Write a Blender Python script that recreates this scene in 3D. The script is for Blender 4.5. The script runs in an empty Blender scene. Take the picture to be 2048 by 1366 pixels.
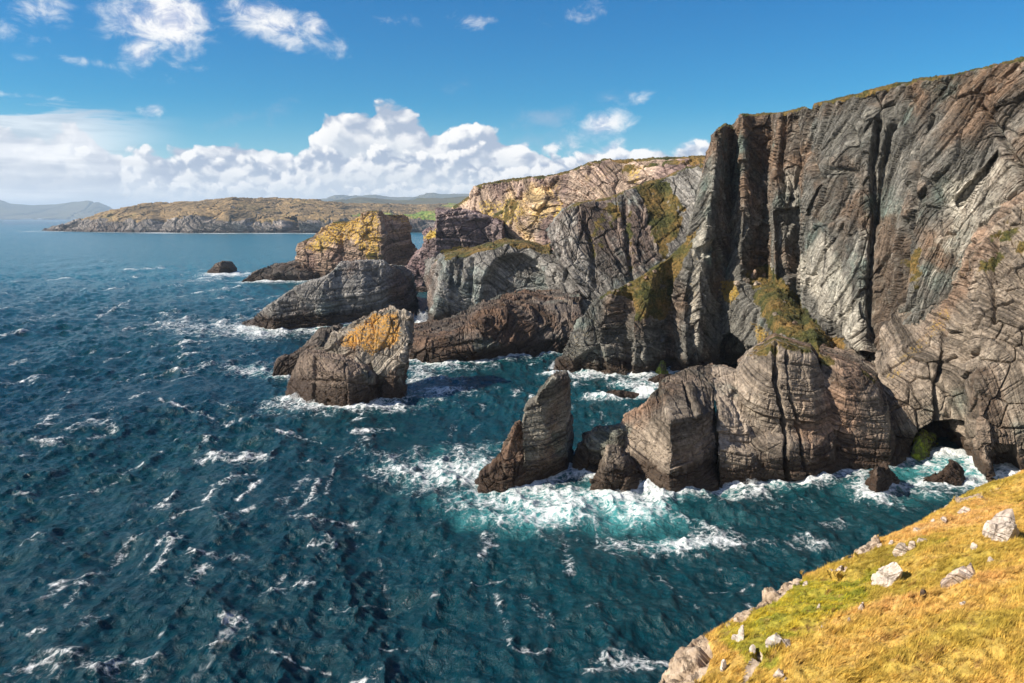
import bpy, math, random
import numpy as np
R = math.radians
rng = np.random.default_rng(7)
scene = bpy.context.scene
col = scene.collection
F32 = np.float32

# ------------------------------------------------------------------ camera geometry
H = 60.0                      # eye height above the sea
FPX = 1593.0                  # focal length in photograph pixels (28 mm on a 36 mm wide, 2048 px frame)
PITCH = R(8.85)
CP, SP = math.cos(PITCH), math.sin(PITCH)

def ray(px, py):
    a = (px - 1024.0) / FPX
    b = -(py - 683.0) / FPX
    return np.array([a, CP + SP * b, -SP + CP * b])

def at(px, py, D):
    r = ray(px, py)
    return np.array([0, 0, H]) + r * (D / r[1])

def seaD(px, py):
    r = ray(px, py)
    return H * r[1] / -r[2]

def seaP(px, py):
    return at(px, py, seaD(px, py))

def topix(P):
    P = np.asarray(P, float)
    y = P[..., 1]; z = P[..., 2] - H
    f = y * CP - z * SP
    u = y * SP + z * CP
    f = np.maximum(f, 0.1)
    return np.stack([1024 + FPX * P[..., 0] / f, 683 - FPX * u / f], -1)

# ------------------------------------------------------------------ noise
def _hash(ix, iy, iz, seed):
    h = ix.astype(np.uint32) * np.uint32(374761393)
    h += iy.astype(np.uint32) * np.uint32(668265263)
    h += iz.astype(np.uint32) * np.uint32(2246822519)
    h += np.uint32((seed * 3266489917 + 374761) & 0xFFFFFFFF)
    h ^= h >> np.uint32(15); h *= np.uint32(2246822519)
    h ^= h >> np.uint32(13); h *= np.uint32(3266489917)
    h ^= h >> np.uint32(16)
    return h

def gnoise(P, seed=0):
    """gradient noise, about -1..1"""
    P = np.asarray(P, F32)
    I = np.floor(P).astype(np.int64)
    f = (P - I).astype(F32)
    I = I.astype(np.int32)
    u = f * f * f * (f * (f * 6 - 15) + 10)
    out = np.zeros(P.shape[0], F32)
    for dx in (0, 1):
        for dy in (0, 1):
            for dz in (0, 1):
                h = _hash(I[:, 0] + dx, I[:, 1] + dy, I[:, 2] + dz, seed)
                gx = (h & np.uint32(1023)).astype(F32) / 511.5 - 1
                gy = ((h >> np.uint32(10)) & np.uint32(1023)).astype(F32) / 511.5 - 1
                gz = ((h >> np.uint32(20)) & np.uint32(1023)).astype(F32) / 511.5 - 1
                w = (u[:, 0] if dx else 1 - u[:, 0]) * (u[:, 1] if dy else 1 - u[:, 1]) * (u[:, 2] if dz else 1 - u[:, 2])
                out += w * (gx * (f[:, 0] - dx) + gy * (f[:, 1] - dy) + gz * (f[:, 2] - dz))
    return out * 1.5

def fbm(P, octv=4, seed=0, gain=0.5, lac=2.03):
    P = np.asarray(P, F32)
    a, t, out = 1.0, 0.0, 0
    for o in range(octv):
        out = out + a * gnoise(P * (lac ** o) + 17.3 * o, seed + o)
        t += a; a *= gain
    return out / t * 1.4

def worley(P, seed=0):
    """F1, F2, random of the nearest cell, offset from the nearest point"""
    P = np.asarray(P, F32)
    I = np.floor(P).astype(np.int32)
    f = (P - I).astype(F32)
    n = P.shape[0]
    F1 = np.full(n, 9, F32); F2 = np.full(n, 9, F32); rid = np.zeros(n, np.uint32)
    off = np.zeros((n, 3), F32)
    for dx in (-1, 0, 1):
        for dy in (-1, 0, 1):
            for dz in (-1, 0, 1):
                h = _hash(I[:, 0] + dx, I[:, 1] + dy, I[:, 2] + dz, seed)
                d = np.empty((n, 3), F32)
                d[:, 0] = dx + (h & np.uint32(1023)).astype(F32) / 1023 - f[:, 0]
                d[:, 1] = dy + ((h >> np.uint32(10)) & np.uint32(1023)).astype(F32) / 1023 - f[:, 1]
                d[:, 2] = dz + ((h >> np.uint32(20)) & np.uint32(1023)).astype(F32) / 1023 - f[:, 2]
                q = np.sqrt((d * d).sum(1))
                near = q < F1
                F2 = np.where(near, F1, np.minimum(F2, q))
                F1 = np.where(near, q, F1)
                rid = np.where(near, h * np.uint32(2654435761), rid)
                off[near] = d[near]
    r = (rid >> np.uint32(8)).astype(F32) / float(1 << 24)
    return F1, F2, r, off

def sstep(a, b, x):
    t = np.clip((x - a) / (b - a), 0, 1)
    return t * t * (3 - 2 * t)

def inpoly(q, poly):
    x, y = q[:, 0], q[:, 1]
    r = np.zeros(len(q), bool)
    n = len(poly)
    for i in range(n):
        x0, y0 = poly[i]; x1, y1 = poly[(i + 1) % n]
        if y0 == y1: continue
        c = ((y0 > y) != (y1 > y)) & (x < (x1 - x0) * (y - y0) / (y1 - y0) + x0)
        r ^= c
    return r

def polydist(q, poly, closed=True):
    d = np.full(len(q), 1e9)
    n = len(poly)
    for i in range(n if closed else n - 1):
        a = np.array(poly[i], float); b = np.array(poly[(i + 1) % n], float)
        ab = b - a
        t = np.clip(((q - a) @ ab) / max(ab @ ab, 1e-9), 0, 1)
        d = np.minimum(d, np.hypot(*(q - a - t[:, None] * ab).T))
    return d

def softpoly(q, poly, soft):
    d = polydist(q, poly)
    return sstep(-soft, soft, np.where(inpoly(q, poly), d, -d))

# ------------------------------------------------------------------ mesh output
def mesh_from(name, V, faces, attrs=None, smooth=True):
    V = np.asarray(V, F32)
    me = bpy.data.meshes.new(name)
    me.vertices.add(len(V)); me.vertices.foreach_set('co', V.ravel())
    faces = np.asarray(faces, np.int32)
    k = faces.shape[1]
    me.loops.add(faces.size); me.loops.foreach_set('vertex_index', faces.ravel())
    me.polygons.add(len(faces))
    me.polygons.foreach_set('loop_start', np.arange(0, faces.size, k, dtype=np.int32))
    me.polygons.foreach_set('use_smooth', np.full(len(faces), smooth))
    for n, a in (attrs or {}).items():
        at_ = me.attributes.new(n, 'FLOAT', 'POINT')
        at_.data.foreach_set('value', np.asarray(a, F32))
    me.update(calc_edges=True)
    return me

def obj(name, me, mat=None, parent=None, loc=(0, 0, 0)):
    o = bpy.data.objects.new(name, me)
    col.objects.link(o)
    o.location = loc
    if parent is not None: o.parent = parent
    if mat is not None and me is not None: me.materials.append(mat)
    return o

def tag(o, label=None, cat=None, group=None, kind=None):
    if label: o['label'] = label
    if cat: o['category'] = cat
    if group: o['group'] = group
    if kind: o['kind'] = kind
    return o

def compact(V, faces, attrs):
    used = np.unique(faces)
    m = np.full(len(V), -1, np.int64); m[used] = np.arange(len(used))
    return V[used], m[faces], {k: a[used] for k, a in attrs.items()}
DENOISE = True
HAZE = 3.2e-5
# ------------------------------------------------------------------ node helpers
class NT:
    def __init__(s, tree):
        s.t = tree; s.n = tree.nodes; s.l = tree.links
    def add(s, typ, **kw):
        n = s.n.new(typ)
        ins = kw.pop('ins', {})
        for k, v in kw.items(): setattr(n, k, v)
        for k, v in ins.items(): s.put(n.inputs[k], v)
        return n
    def put(s, sock, v):
        if isinstance(v, bpy.types.NodeSocket): s.l.new(v, sock)
        elif v is not None:
            if sock.type == 'RGBA' and len(v) == 3: v = (*v, 1)
            sock.default_value = v
    def math(s, op, a, b=None, c=None, clamp=False):
        n = s.add('ShaderNodeMath', operation=op, use_clamp=clamp)
        for i, v in enumerate((a, b, c)):
            if v is not None: s.put(n.inputs[i], v)
        return n.outputs[0]
    def vmath(s, op, a, b=None, out=0, scale=None):
        n = s.add('ShaderNodeVectorMath', operation=op)
        s.put(n.inputs[0], a)
        if b is not None: s.put(n.inputs[1], b)
        if scale is not None: s.put(n.inputs['Scale'], scale)
        return n.outputs[out]
    def noise(s, vec, scale, detail=4, rough=0.5, dist=0.0, lac=2.0, dim='3D'):
        n = s.add('ShaderNodeTexNoise', noise_dimensions=dim, ins={'Vector': vec, 'Scale': scale, 'Detail': detail, 'Roughness': rough, 'Distortion': dist, 'Lacunarity': lac})
        return n.outputs['Fac']
    def voro(s, vec, scale, feature='F1', out='Distance', rand=1.0, dim='3D'):
        n = s.add('ShaderNodeTexVoronoi', voronoi_dimensions=dim, feature=feature, ins={'Vector': vec, 'Scale': scale, 'Randomness': rand})
        return n.outputs[out]
    def mix(s, fac, a, b, blend='MIX', clamp=True):
        n = s.add('ShaderNodeMix', data_type='RGBA', blend_type=blend)
        n.clamp_factor = True
        s.put(n.inputs[0], fac); s.put(n.inputs[6], a); s.put(n.inputs[7], b)
        return n.outputs[2]
    def ramp(s, fac, *stops, interp='LINEAR'):
        n = s.add('ShaderNodeValToRGB'); s.put(n.inputs[0], fac)
        cr = n.color_ramp; cr.interpolation = interp
        while len(cr.elements) < len(stops): cr.elements.new(0.5)
        for e, (p, c) in zip(cr.elements, stops):
            e.position = p
            e.color = (c, c, c, 1) if isinstance(c, (int, float)) else (*c, 1)
        return n.outputs[0]
    def rng(s, v, a, b, c=0.0, d=1.0, smooth=True):
        n = s.add('ShaderNodeMapRange', interpolation_type='SMOOTHSTEP' if smooth else 'LINEAR', ins={0: v, 1: a, 2: b, 3: c, 4: d})
        return n.outputs[0]
    def attr(s, name):
        return s.add('ShaderNodeAttribute', attribute_name=name).outputs['Fac']

def new_mat(name):
    m = bpy.data.materials.new(name); m.use_nodes = True
    nt = NT(m.node_tree); nt.n.clear()
    return m, nt

def grey(c, k): return tuple(x * k for x in c)

def rock_mat(name, base, brown, green, pale, dark=(0.05, 0.045, 0.04), sc=1.0, band=0.6, greenw=0.5, brownw=0.5, palew=0.4, streak=0.5, tide=3.5, lich=(0.42, 0.25, 0.05), gain=1.0):
    m, t = new_mat(name)
    P = t.add('ShaderNodeNewGeometry').outputs['Position']
    S = t.attr('strata'); B = t.attr('blk'); T = t.attr('turf'); L = t.attr('lich')
    sep = t.add('ShaderNodeSeparateXYZ', ins={0: P}); z = sep.outputs[2]
    f = 1.0 / sc
    nA = t.noise(P, 0.028 * f, 5, 0.55)
    nB = t.noise(t.vmath('ADD', P, (311, 77, 19)), 0.045 * f, 5, 0.6)
    nC = t.noise(t.vmath('ADD', P, (-91, 177, 59)), 0.07 * f, 8, 0.65)
    c = t.mix(t.rng(nA, 0.62 - 0.3 * brownw, 0.78 - 0.3 * brownw), base, brown)
    c = t.mix(t.rng(nB, 0.66 - 0.3 * greenw, 0.8 - 0.3 * greenw), c, green)
    # beds: thin dark and pale layers along the strata coordinate
    sv = t.add('ShaderNodeCombineXYZ', ins={0: t.math('MULTIPLY', S, 1.0 * f), 1: t.math('MULTIPLY', sep.outputs[0], 0.03 * f), 2: t.math('MULTIPLY', z, 0.03 * f)}).outputs[0]
    b1 = t.noise(sv, 0.35, 3, 0.6); b2 = t.noise(sv, 1.7, 4, 0.65)
    bands = t.math('ADD', t.math('MULTIPLY', b1, 0.6), t.math('MULTIPLY', b2, 0.4))
    k = t.rng(bands, 0.34, 0.66, 1 - band * 0.75, 1 + band * 0.7)
    c = t.mix(1.0, c, t.add('ShaderNodeCombineColor', ins={0: k, 1: k, 2: k}).outputs[0], 'MULTIPLY')
    pb = t.math('MULTIPLY', t.rng(t.noise(sv, 0.9, 5, 0.7), 0.56, 0.70), t.rng(nC, 0.45, 0.6))
    pw = t.math('MAXIMUM', t.math('MULTIPLY', t.rng(nC, 0.74 - 0.25 * palew, 0.86 - 0.25 * palew), 0.75), t.math('MULTIPLY', pb, 0.7))
    c = t.mix(pw, c, pale)
    # paler or browner zones: rock colour, and sun or shade painted on some faces
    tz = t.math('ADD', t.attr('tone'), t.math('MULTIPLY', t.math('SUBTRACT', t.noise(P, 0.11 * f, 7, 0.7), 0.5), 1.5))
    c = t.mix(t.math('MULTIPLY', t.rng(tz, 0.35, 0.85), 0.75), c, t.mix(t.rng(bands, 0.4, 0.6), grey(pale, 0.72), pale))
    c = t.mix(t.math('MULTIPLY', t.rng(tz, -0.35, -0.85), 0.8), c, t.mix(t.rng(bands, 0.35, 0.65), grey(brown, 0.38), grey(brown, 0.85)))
    # dark seepage streaks running down the face
    st = t.noise(t.vmath('MULTIPLY', P, (0.33 * f, 0.33 * f, 0.022 * f)), 1.0, 5, 0.6)
    c = t.mix(t.math('MULTIPLY', t.rng(st, 0.53, 0.70), streak), c, dark)
    st2 = t.noise(t.vmath('MULTIPLY', t.vmath('ADD', P, (51, 7, 3)), (0.55 * f, 0.55 * f, 0.035 * f)), 1.0, 4, 0.6)
    c = t.mix(t.math('MULTIPLY', t.rng(st2, 0.60, 0.74), 0.35), c, pale)
    # per block tone and fine grain
    fine = t.noise(P, 0.9 * f, 8, 0.7)
    kk = t.math('MULTIPLY', t.rng(B, 0, 1, 0.72, 1.28, smooth=False), t.rng(fine, 0.3, 0.7, 0.42 * gain, 1.58 * gain, smooth=False))
    c = t.mix(1.0, c, t.add('ShaderNodeCombineColor', ins={0: kk, 1: kk, 2: kk}).outputs[0], 'MULTIPLY')
    # hairline joints
    cv = t.add('ShaderNodeCombineXYZ', ins={0: t.math('MULTIPLY', S, 0.55 * f), 1: t.math('MULTIPLY', t.math('ADD', sep.outputs[0], t.math('MULTIPLY', sep.outputs[1], 0.8)), 0.22 * f), 2: t.math('MULTIPLY', z, 0.16 * f)}).outputs[0]
    jt = t.rng(t.voro(cv, 1.0, 'DISTANCE_TO_EDGE'), 0.0, 0.045, 1, 0)
    jt = t.math('MULTIPLY', jt, t.rng(nA, 0.35, 0.55))
    c = t.mix(t.math('MULTIPLY', jt, 0.6), c, (0.03, 0.026, 0.022))
    # lichen
    ln = t.noise(P, 0.9 * f, 7, 0.75)
    lf = t.math('MULTIPLY', t.rng(t.math('ADD', L, t.math('MULTIPLY', t.math('SUBTRACT', ln, 0.5), 2.6)), 0.50, 0.80), t.rng(L, 0.02, 0.1))
    lc = t.mix(t.noise(P, 0.25 * f, 4), (lich[0] * 0.75, lich[1] * 0.95, lich[2] * 1.0), lich)
    c = t.mix(t.math('MULTIPLY', lf, 0.9), c, lc)
    # turf
    tn = t.noise(P, 0.35 * f, 7, 0.7)
    tf = t.rng(t.math('ADD', T, t.math('MULTIPLY', t.math('SUBTRACT', tn, 0.5), 1.3)), 0.40, 0.60)
    tg = t.ramp(t.noise(P, 0.09 * f, 7, 0.65), (0.32, (0.035, 0.042, 0.014)), (0.44, (0.075, 0.075, 0.024)), (0.54, (0.15, 0.105, 0.035)), (0.68, (0.24, 0.145, 0.055)))
    tg = t.mix(t.rng(t.noise(P, 1.1 * f, 7, 0.75), 0.40, 0.60), t.mix(1.0, tg, (0.42, 0.48, 0.42), 'MULTIPLY'), t.mix(1.0, tg, (1.25, 1.2, 1.1), 'MULTIPLY'))
    c = t.mix(tf, c, tg)
    # weed and wet rock of the tidal zone
    zz = t.math('ADD', z, t.math('MULTIPLY', t.math('SUBTRACT', t.noise(P, 0.16 * f, 5, 0.6), 0.5), tide * 1.6))
    wet = t.rng(zz, tide * 0.75, tide * 1.55, 1.0, 0.0)
    c = t.mix(t.math('MULTIPLY', wet, 0.88), c, t.mix(t.noise(P, 0.6 * f, 5), (0.018, 0.011, 0.007), (0.06, 0.034, 0.02)))
    # bump
    bh = t.math('ADD', t.math('MULTIPLY', b2, 0.5), t.math('SUBTRACT', t.math('ADD', t.math('MULTIPLY', fine, 1.1), t.math('MULTIPLY', t.noise(P, 3.2 * f, 5, 0.65), 0.35)), t.math('MULTIPLY', jt, 0.5)))
    bmp = t.add('ShaderNodeBump', ins={'Strength': 0.75, 'Distance': 0.8 * sc, 'Height': bh})
    bs = t.add('ShaderNodeBsdfPrincipled', ins={'Base Color': c, 'Roughness': t.math('SUBTRACT', 0.93, t.math('MULTIPLY', wet, 0.40)), 'Normal': bmp.outputs[0]})
    bs.inputs['Specular IOR Level'].default_value = 0.3
    o = t.add('ShaderNodeOutputMaterial', ins={0: bs.outputs[0]})
    return m

ROCK = {
 'main': rock_mat('cliff_rock', (0.135, 0.13, 0.115), (0.175, 0.118, 0.08), (0.12, 0.148, 0.13), (0.55, 0.51, 0.43), band=0.7, greenw=0.4, brownw=0.46, palew=0.58, streak=0.85, tide=4.5),
 'tan': rock_mat('tan_slab_rock', (0.225, 0.185, 0.145), (0.22, 0.145, 0.10), (0.16, 0.165, 0.135), (0.52, 0.45, 0.36), band=0.95, greenw=0.3, brownw=0.5, palew=0.36, streak=0.5, sc=1.0, tide=4.6),
 'grey': rock_mat('grey_pinnacle_rock', (0.19, 0.175, 0.145), (0.20, 0.14, 0.10), (0.15, 0.175, 0.145), (0.42, 0.38, 0.31), band=0.95, greenw=0.5, brownw=0.4, palew=0.3, streak=0.35, sc=0.6, tide=4.5),
 'dark': rock_mat('dark_reef_rock', (0.12, 0.10, 0.085), (0.12, 0.075, 0.05), (0.12, 0.135, 0.115), (0.34, 0.29, 0.23), band=0.8, greenw=0.35, palew=0.25, streak=0.5, tide=4.5),
 'wet': rock_mat('weedy_block_rock', (0.15, 0.115, 0.09), (0.13, 0.08, 0.055), (0.13, 0.13, 0.10), (0.36, 0.29, 0.22), band=0.7, greenw=0.25, palew=0.25, streak=0.6, sc=0.8, tide=6.0),
 'stack': rock_mat('stack_rock', (0.27, 0.235, 0.19), (0.20, 0.14, 0.10), (0.19, 0.21, 0.18), (0.56, 0.50, 0.40), band=0.7, greenw=0.4, palew=0.4, streak=0.35, sc=0.8, tide=5.0, lich=(0.60, 0.28, 0.05)),
 'mid': rock_mat('headland_rock', (0.205, 0.195, 0.18), (0.165, 0.125, 0.105), (0.20, 0.23, 0.215), (0.52, 0.49, 0.45), band=0.8, greenw=0.5, brownw=0.45, palew=0.4, streak=0.6, sc=1.4, tide=6.0),
 'pink': rock_mat('pink_cliff_rock', (0.42, 0.32, 0.25), (0.20, 0.14, 0.125), (0.46, 0.33, 0.17), (0.76, 0.64, 0.52), band=0.8, greenw=0.45, brownw=0.62, palew=0.6, streak=0.6, sc=2.2, lich=(0.62, 0.40, 0.08)),
 'purple': rock_mat('purple_bastion_rock', (0.20, 0.155, 0.15), (0.17, 0.115, 0.115), (0.21, 0.19, 0.18), (0.50, 0.38, 0.32), band=0.8, greenw=0.2, brownw=0.5, palew=0.3, streak=0.4, sc=2.0, lich=(0.62, 0.40, 0.08)),
 'gold': rock_mat('gold_stack_rock', (0.30, 0.215, 0.16), (0.20, 0.13, 0.11), (0.27, 0.23, 0.18), (0.62, 0.52, 0.38), band=0.8, greenw=0.2, palew=0.4, streak=0.4, sc=2.0, tide=6.0, lich=(0.62, 0.36, 0.06)),
 'far': rock_mat('peninsula_rock', (0.20, 0.175, 0.155), (0.16, 0.12, 0.095), (0.19, 0.18, 0.17), (0.58, 0.51, 0.45), band=0.6, greenw=0.3, palew=0.6, streak=0.5, sc=9.0, tide=8.0),
 'pale': rock_mat('pale_rim_rock', (0.60, 0.52, 0.45), (0.46, 0.35, 0.27), (0.55, 0.50, 0.44), (0.80, 0.74, 0.67), band=0.2, greenw=0.3, palew=0.6, streak=0.3, sc=0.35, tide=1.0),
}

def moss_mat():
    m, t = new_mat('wet_moss')
    P = t.add('ShaderNodeNewGeometry').outputs['Position']
    n = t.noise(t.vmath('MULTIPLY', P, (1, 1, 0.25)), 0.9, 6, 0.65)
    c = t.ramp(n, (0.42, (0.06, 0.05, 0.035)), (0.52, (0.14, 0.17, 0.02)), (0.66, (0.33, 0.40, 0.02)))
    bs = t.add('ShaderNodeBsdfPrincipled', ins={'Base Color': c, 'Roughness': 0.8})
    t.add('ShaderNodeOutputMaterial', ins={0: bs.outputs[0]})
    return m
MOSS = moss_mat()
# ------------------------------------------------------------------ rock masses
WATERLINE = []      # (polyline of sea-level points, strength)

def blur(G, n, wrap):
    for _ in range(n):
        A = G.copy()
        if wrap:
            A = 0.5 * G + 0.25 * (np.roll(G, 1, 0) + np.roll(G, -1, 0))
        else:
            A[1:-1] = 0.5 * G[1:-1] + 0.25 * (G[:-2] + G[2:])
        B = A.copy()
        B[:, 1:-1] = 0.5 * A[:, 1:-1] + 0.25 * (A[:, :-2] + A[:, 2:])
        G = B
    return G

def away(p):
    d = np.array([p[0], p[1], 0.0]); return d / np.hypot(*d[:2])

def mass(cols, pxs=1.7, back='plateau', push=((4, 0.6), (45, 3)), side=40, thick=12, cap=None, blurn=3, foam=1.0,
         sc=1.0, amp=1.0, bed=(0.25, -0.15, 0.95), fold=(6, 40), dip=0.0, turf=(), lich=(), lichup=0, recess=(), cracks=(), seed=1, turfup=None,
         blk=(7, 9, 3.5), wob=1.0, ledge=1.0, turfz=None, maxn=900, tap=0.35, wts=(1, 1, 1, 1), tone=()):
    """cols: columns from left to right, each [D0 or None, (px,py[,off]) ...] from the water up"""
    C = []
    for c in cols:
        c = list(c)
        D0 = None
        if not isinstance(c[0], tuple): D0 = c.pop(0)
        if D0 is None: D0 = seaD(c[0][0], c[0][1])
        pts = [at(p[0], p[1], D0 + (p[2] if len(p) > 2 else 0)) for p in c]
        b = pts[0].copy(); b[2] = min(b[2] - 3, -4.0)
        C.append(np.array([b] + pts))
    m = max(len(c) for c in C)
    CC = []
    for c in C:
        if len(c) < m:
            s = np.r_[0, np.cumsum(np.linalg.norm(np.diff(c[1:], axis=0), axis=1))]; s /= s[-1]
            q = np.linspace(0, 1, m - 1)
            c = np.vstack([c[:1], np.stack([np.interp(q, s, c[1:, k]) for k in range(3)], 1)])
        CC.append(c)
    C = np.array(CC)                                   # ncol, m, 3
    if foam > 0:
        bl = C[:, 1].copy()
        bl = bl[np.abs(bl[:, 2]) < 2.5]
        if len(bl) > 1: WATERLINE.append((bl[:, :2], foam))
    nfront = len(C)
    wrap = False
    if back == 'stack':
        th = np.full(nfront, float(thick)) if np.isscalar(thick) else np.array(thick, float)
        e = np.sin(np.linspace(0.12, 0.88, nfront) * math.pi)
        B = []
        cen = C[:, :, :].mean(0)
        for i in range(nfront - 1, -1, -1):
            a = away(C[i, 1])
            taper = np.linspace(1, tap, m)[:, None]
            b = C[i] + a * (th[i] * (0.35 + 0.65 * e[i])) * taper
            b[:, :2] += (cen[:, :2] - C[i][:, :2]) * 0.12
            b[:, 2] = np.minimum(b[:, 2], C[i][:, 2]) - np.linspace(0, 0.02, m) * (C[i][-1, 2])
            B.append(b)
        B = np.array(B)
        C = np.concatenate([C, B], 0)
        top = C[:, -1]
        mid = 0.5 * (top + top[::-1])
        C = np.concatenate([C, (0.35 * top + 0.65 * mid + np.array([0, 0, 0.15]))[:, None], mid[:, None]], 1)
        wrap = True
    else:
        ext = []
        top = C[:, -1]
        for d, dz in push:
            ext.append(np.array([p + away(p) * d + np.array([0, 0, dz]) for p in top])[:, None])
        C = np.concatenate([C] + ext, 1)
        a0 = away(C[0, 1]); a1 = away(C[-1, 1])
        L = C[0] + a0 * side; Rr = C[-1] + a1 * side
        L[:, 0] += 0.04 * side; Rr[:, 0] -= 0.04 * side
        fall = min(0, push[-1][1])
        L[:, 2] = np.maximum(L[:, 2] + fall, -4); Rr[:, 2] = np.maximum(Rr[:, 2] + fall, -4)
        C = np.concatenate([L[None], C, Rr[None]], 0)
    Q = topix(C)
    mpp = np.maximum(C[..., 1], 5) / FPX
    def seglen(A, Bq, W0, W1, mp):
        return np.maximum(np.hypot(*(np.moveaxis(A - Bq, -1, 0))), 0.30 * np.linalg.norm(W0 - W1, axis=-1) / mp)
    # rows
    segs = [min(maxn, max(1, int(math.ceil(np.percentile(seglen(Q[:, k], Q[:, k + 1], C[:, k], C[:, k + 1], mpp[:, k]), 85) / pxs)))) for k in range(C.shape[1] - 1)]
    fr = np.concatenate([k + np.arange(n) / n for k, n in enumerate(segs)] + [[C.shape[1] - 1]])
    k0 = np.minimum(fr.astype(int), C.shape[1] - 2); t = (fr - k0)[None, :, None]
    Gv = C[:, k0] * (1 - t) + C[:, k0 + 1] * t
    nc = C.shape[0]
    pairs = [(i, (i + 1) % nc) for i in range(nc if wrap else nc - 1)]
    us = []
    for i, j in pairs:
        l = np.percentile(seglen(Q[i], Q[j], C[i], C[j], mpp[i]), 85)
        n = min(maxn, max(1, int(math.ceil(l / pxs))))
        us.append((i, j, np.arange(n) / n))
    G = np.concatenate([Gv[i][None] * (1 - u)[:, None, None] + Gv[j][None] * u[:, None, None] for i, j, u in us] + ([] if wrap else [Gv[-1][None]]), 0)
    G = blur(G, blurn, wrap)
    nu, nv = G.shape[:2]
    # outward normals of the smoothed surface
    Gs = blur(G, 4, wrap)
    du = np.roll(Gs, -1, 0) - np.roll(Gs, 1, 0)
    if not wrap:
        du[0] = Gs[1] - Gs[0]; du[-1] = Gs[-1] - Gs[-2]
    dv = np.empty_like(Gs); dv[:, 1:-1] = Gs[:, 2:] - Gs[:, :-2]; dv[:, 0] = Gs[:, 1] - Gs[:, 0]; dv[:, -1] = Gs[:, -1] - Gs[:, -2]
    N = np.cross(du, dv); N /= np.maximum(np.linalg.norm(N, axis=-1, keepdims=True), 1e-6)
    V = G.reshape(-1, 3); N = N.reshape(-1, 3)
    q = topix(V)
    # recesses (caves, overhangs) and cracks, cut into the rock face
    for poly, dep, soft in recess:
        w = softpoly(q, poly, soft)
        V = V + (w * dep)[:, None] * np.array([0.25, 0.97, 0])
    ct = np.zeros(len(V))
    for line, wid, dep in cracks:
        d = polydist(q, line, False)
        d = d + 3.0 * gnoise(V * 0.4, 91) 
        w = np.exp(-(d / wid) ** 2)
        V = V - N * (w * dep)[:, None]
    tf = np.zeros(len(V))
    for poly, soft, k in turf:
        tf = np.maximum(tf, softpoly(q, poly, soft) * k)
    lc = np.zeros(len(V))
    for poly, soft, k in lich:
        lc = np.maximum(lc, softpoly(q, poly, soft) * k)
    if turfup is not None:
        up = sstep(turfup - 0.12, turfup + 0.12, N[:, 2])
        if turfz is not None: up = up * sstep(turfz[0], turfz[1], V[:, 2])
        tf = np.maximum(tf, up)
    if lichup: lc = np.maximum(lc, sstep(0.15, 0.7, N[:, 2]) * lichup * sstep(5, 12, V[:, 2]))
    tf = np.clip(tf * (1 + 0.0) + np.where((tf > 0.02) & (tf < 1.01), 0.85 * fbm(V / (5.0 * sc), 5, seed + 200, 0.6) - 0.08, 0), 0, 1)
    tn = np.zeros(len(V))
    for poly, soft, k in tone:
        w = softpoly(q, poly, soft); tn = tn * (1 - w) + w * k
    V, s, r = carve(V, N, sc, amp * (1 - 0.5 * tf), bed, fold, seed, blk, wob, ledge, wts)
    V = V + np.array([0, 0, 1]) * (tf * sc * (0.5 * np.abs(fbm(V / (1.6 * sc), 3, seed + 210)) + 0.25 * np.abs(fbm(V / (0.6 * sc), 2, seed + 214))))[:, None]
    I = np.arange(nu * nv).reshape(nu, nv)
    if wrap: I = np.concatenate([I, I[:1]], 0)
    Fq = np.stack([I[:-1, :-1], I[1:, :-1], I[1:, 1:], I[:-1, 1:]], -1).reshape(-1, 4)
    return V, Fq, dict(strata=s, blk=r, turf=tf, lich=lc, tone=tn)

def bricks(a, b, s, la, lb, ls, seed):
    """jointed beds: a random number per block and the distance to its nearest joint"""
    q = s / ls + 0.45 * np.sin(s / ls * 1.7) + 0.3 * np.sin(s / ls * 0.61 + 1)
    k = np.floor(q); fs = q - k
    z0 = np.zeros(len(k), np.int32); ki = k.astype(np.int32)
    h = _hash(ki, z0, z0, seed)
    j1 = (h & np.uint32(1023)).astype(F32) / 1023; j2 = ((h >> np.uint32(10)) & np.uint32(1023)).astype(F32) / 1023; j3 = ((h >> np.uint32(20)) & np.uint32(1023)).astype(F32) / 1023
    aa = a / la * (0.7 + 0.7 * j3) + j1 * 9; bb = b / lb * (0.7 + 0.7 * j1) + j2 * 9
    aa = aa + 0.25 * np.sin(aa * 2.3); bb = bb + 0.25 * np.sin(bb * 2.3)
    ka = np.floor(aa); kb = np.floor(bb)
    h2 = _hash(ka.astype(np.int32), kb.astype(np.int32), ki, seed + 1)
    r = (h2 & np.uint32(65535)).astype(F32) / 65535
    e = np.minimum(np.minimum(np.minimum(fs, 1 - fs) * ls, np.minimum(aa - ka, 1 - aa + ka) * la), np.minimum(bb - kb, 1 - bb + kb) * lb)
    lay = j2
    return r, lay, e

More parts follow.
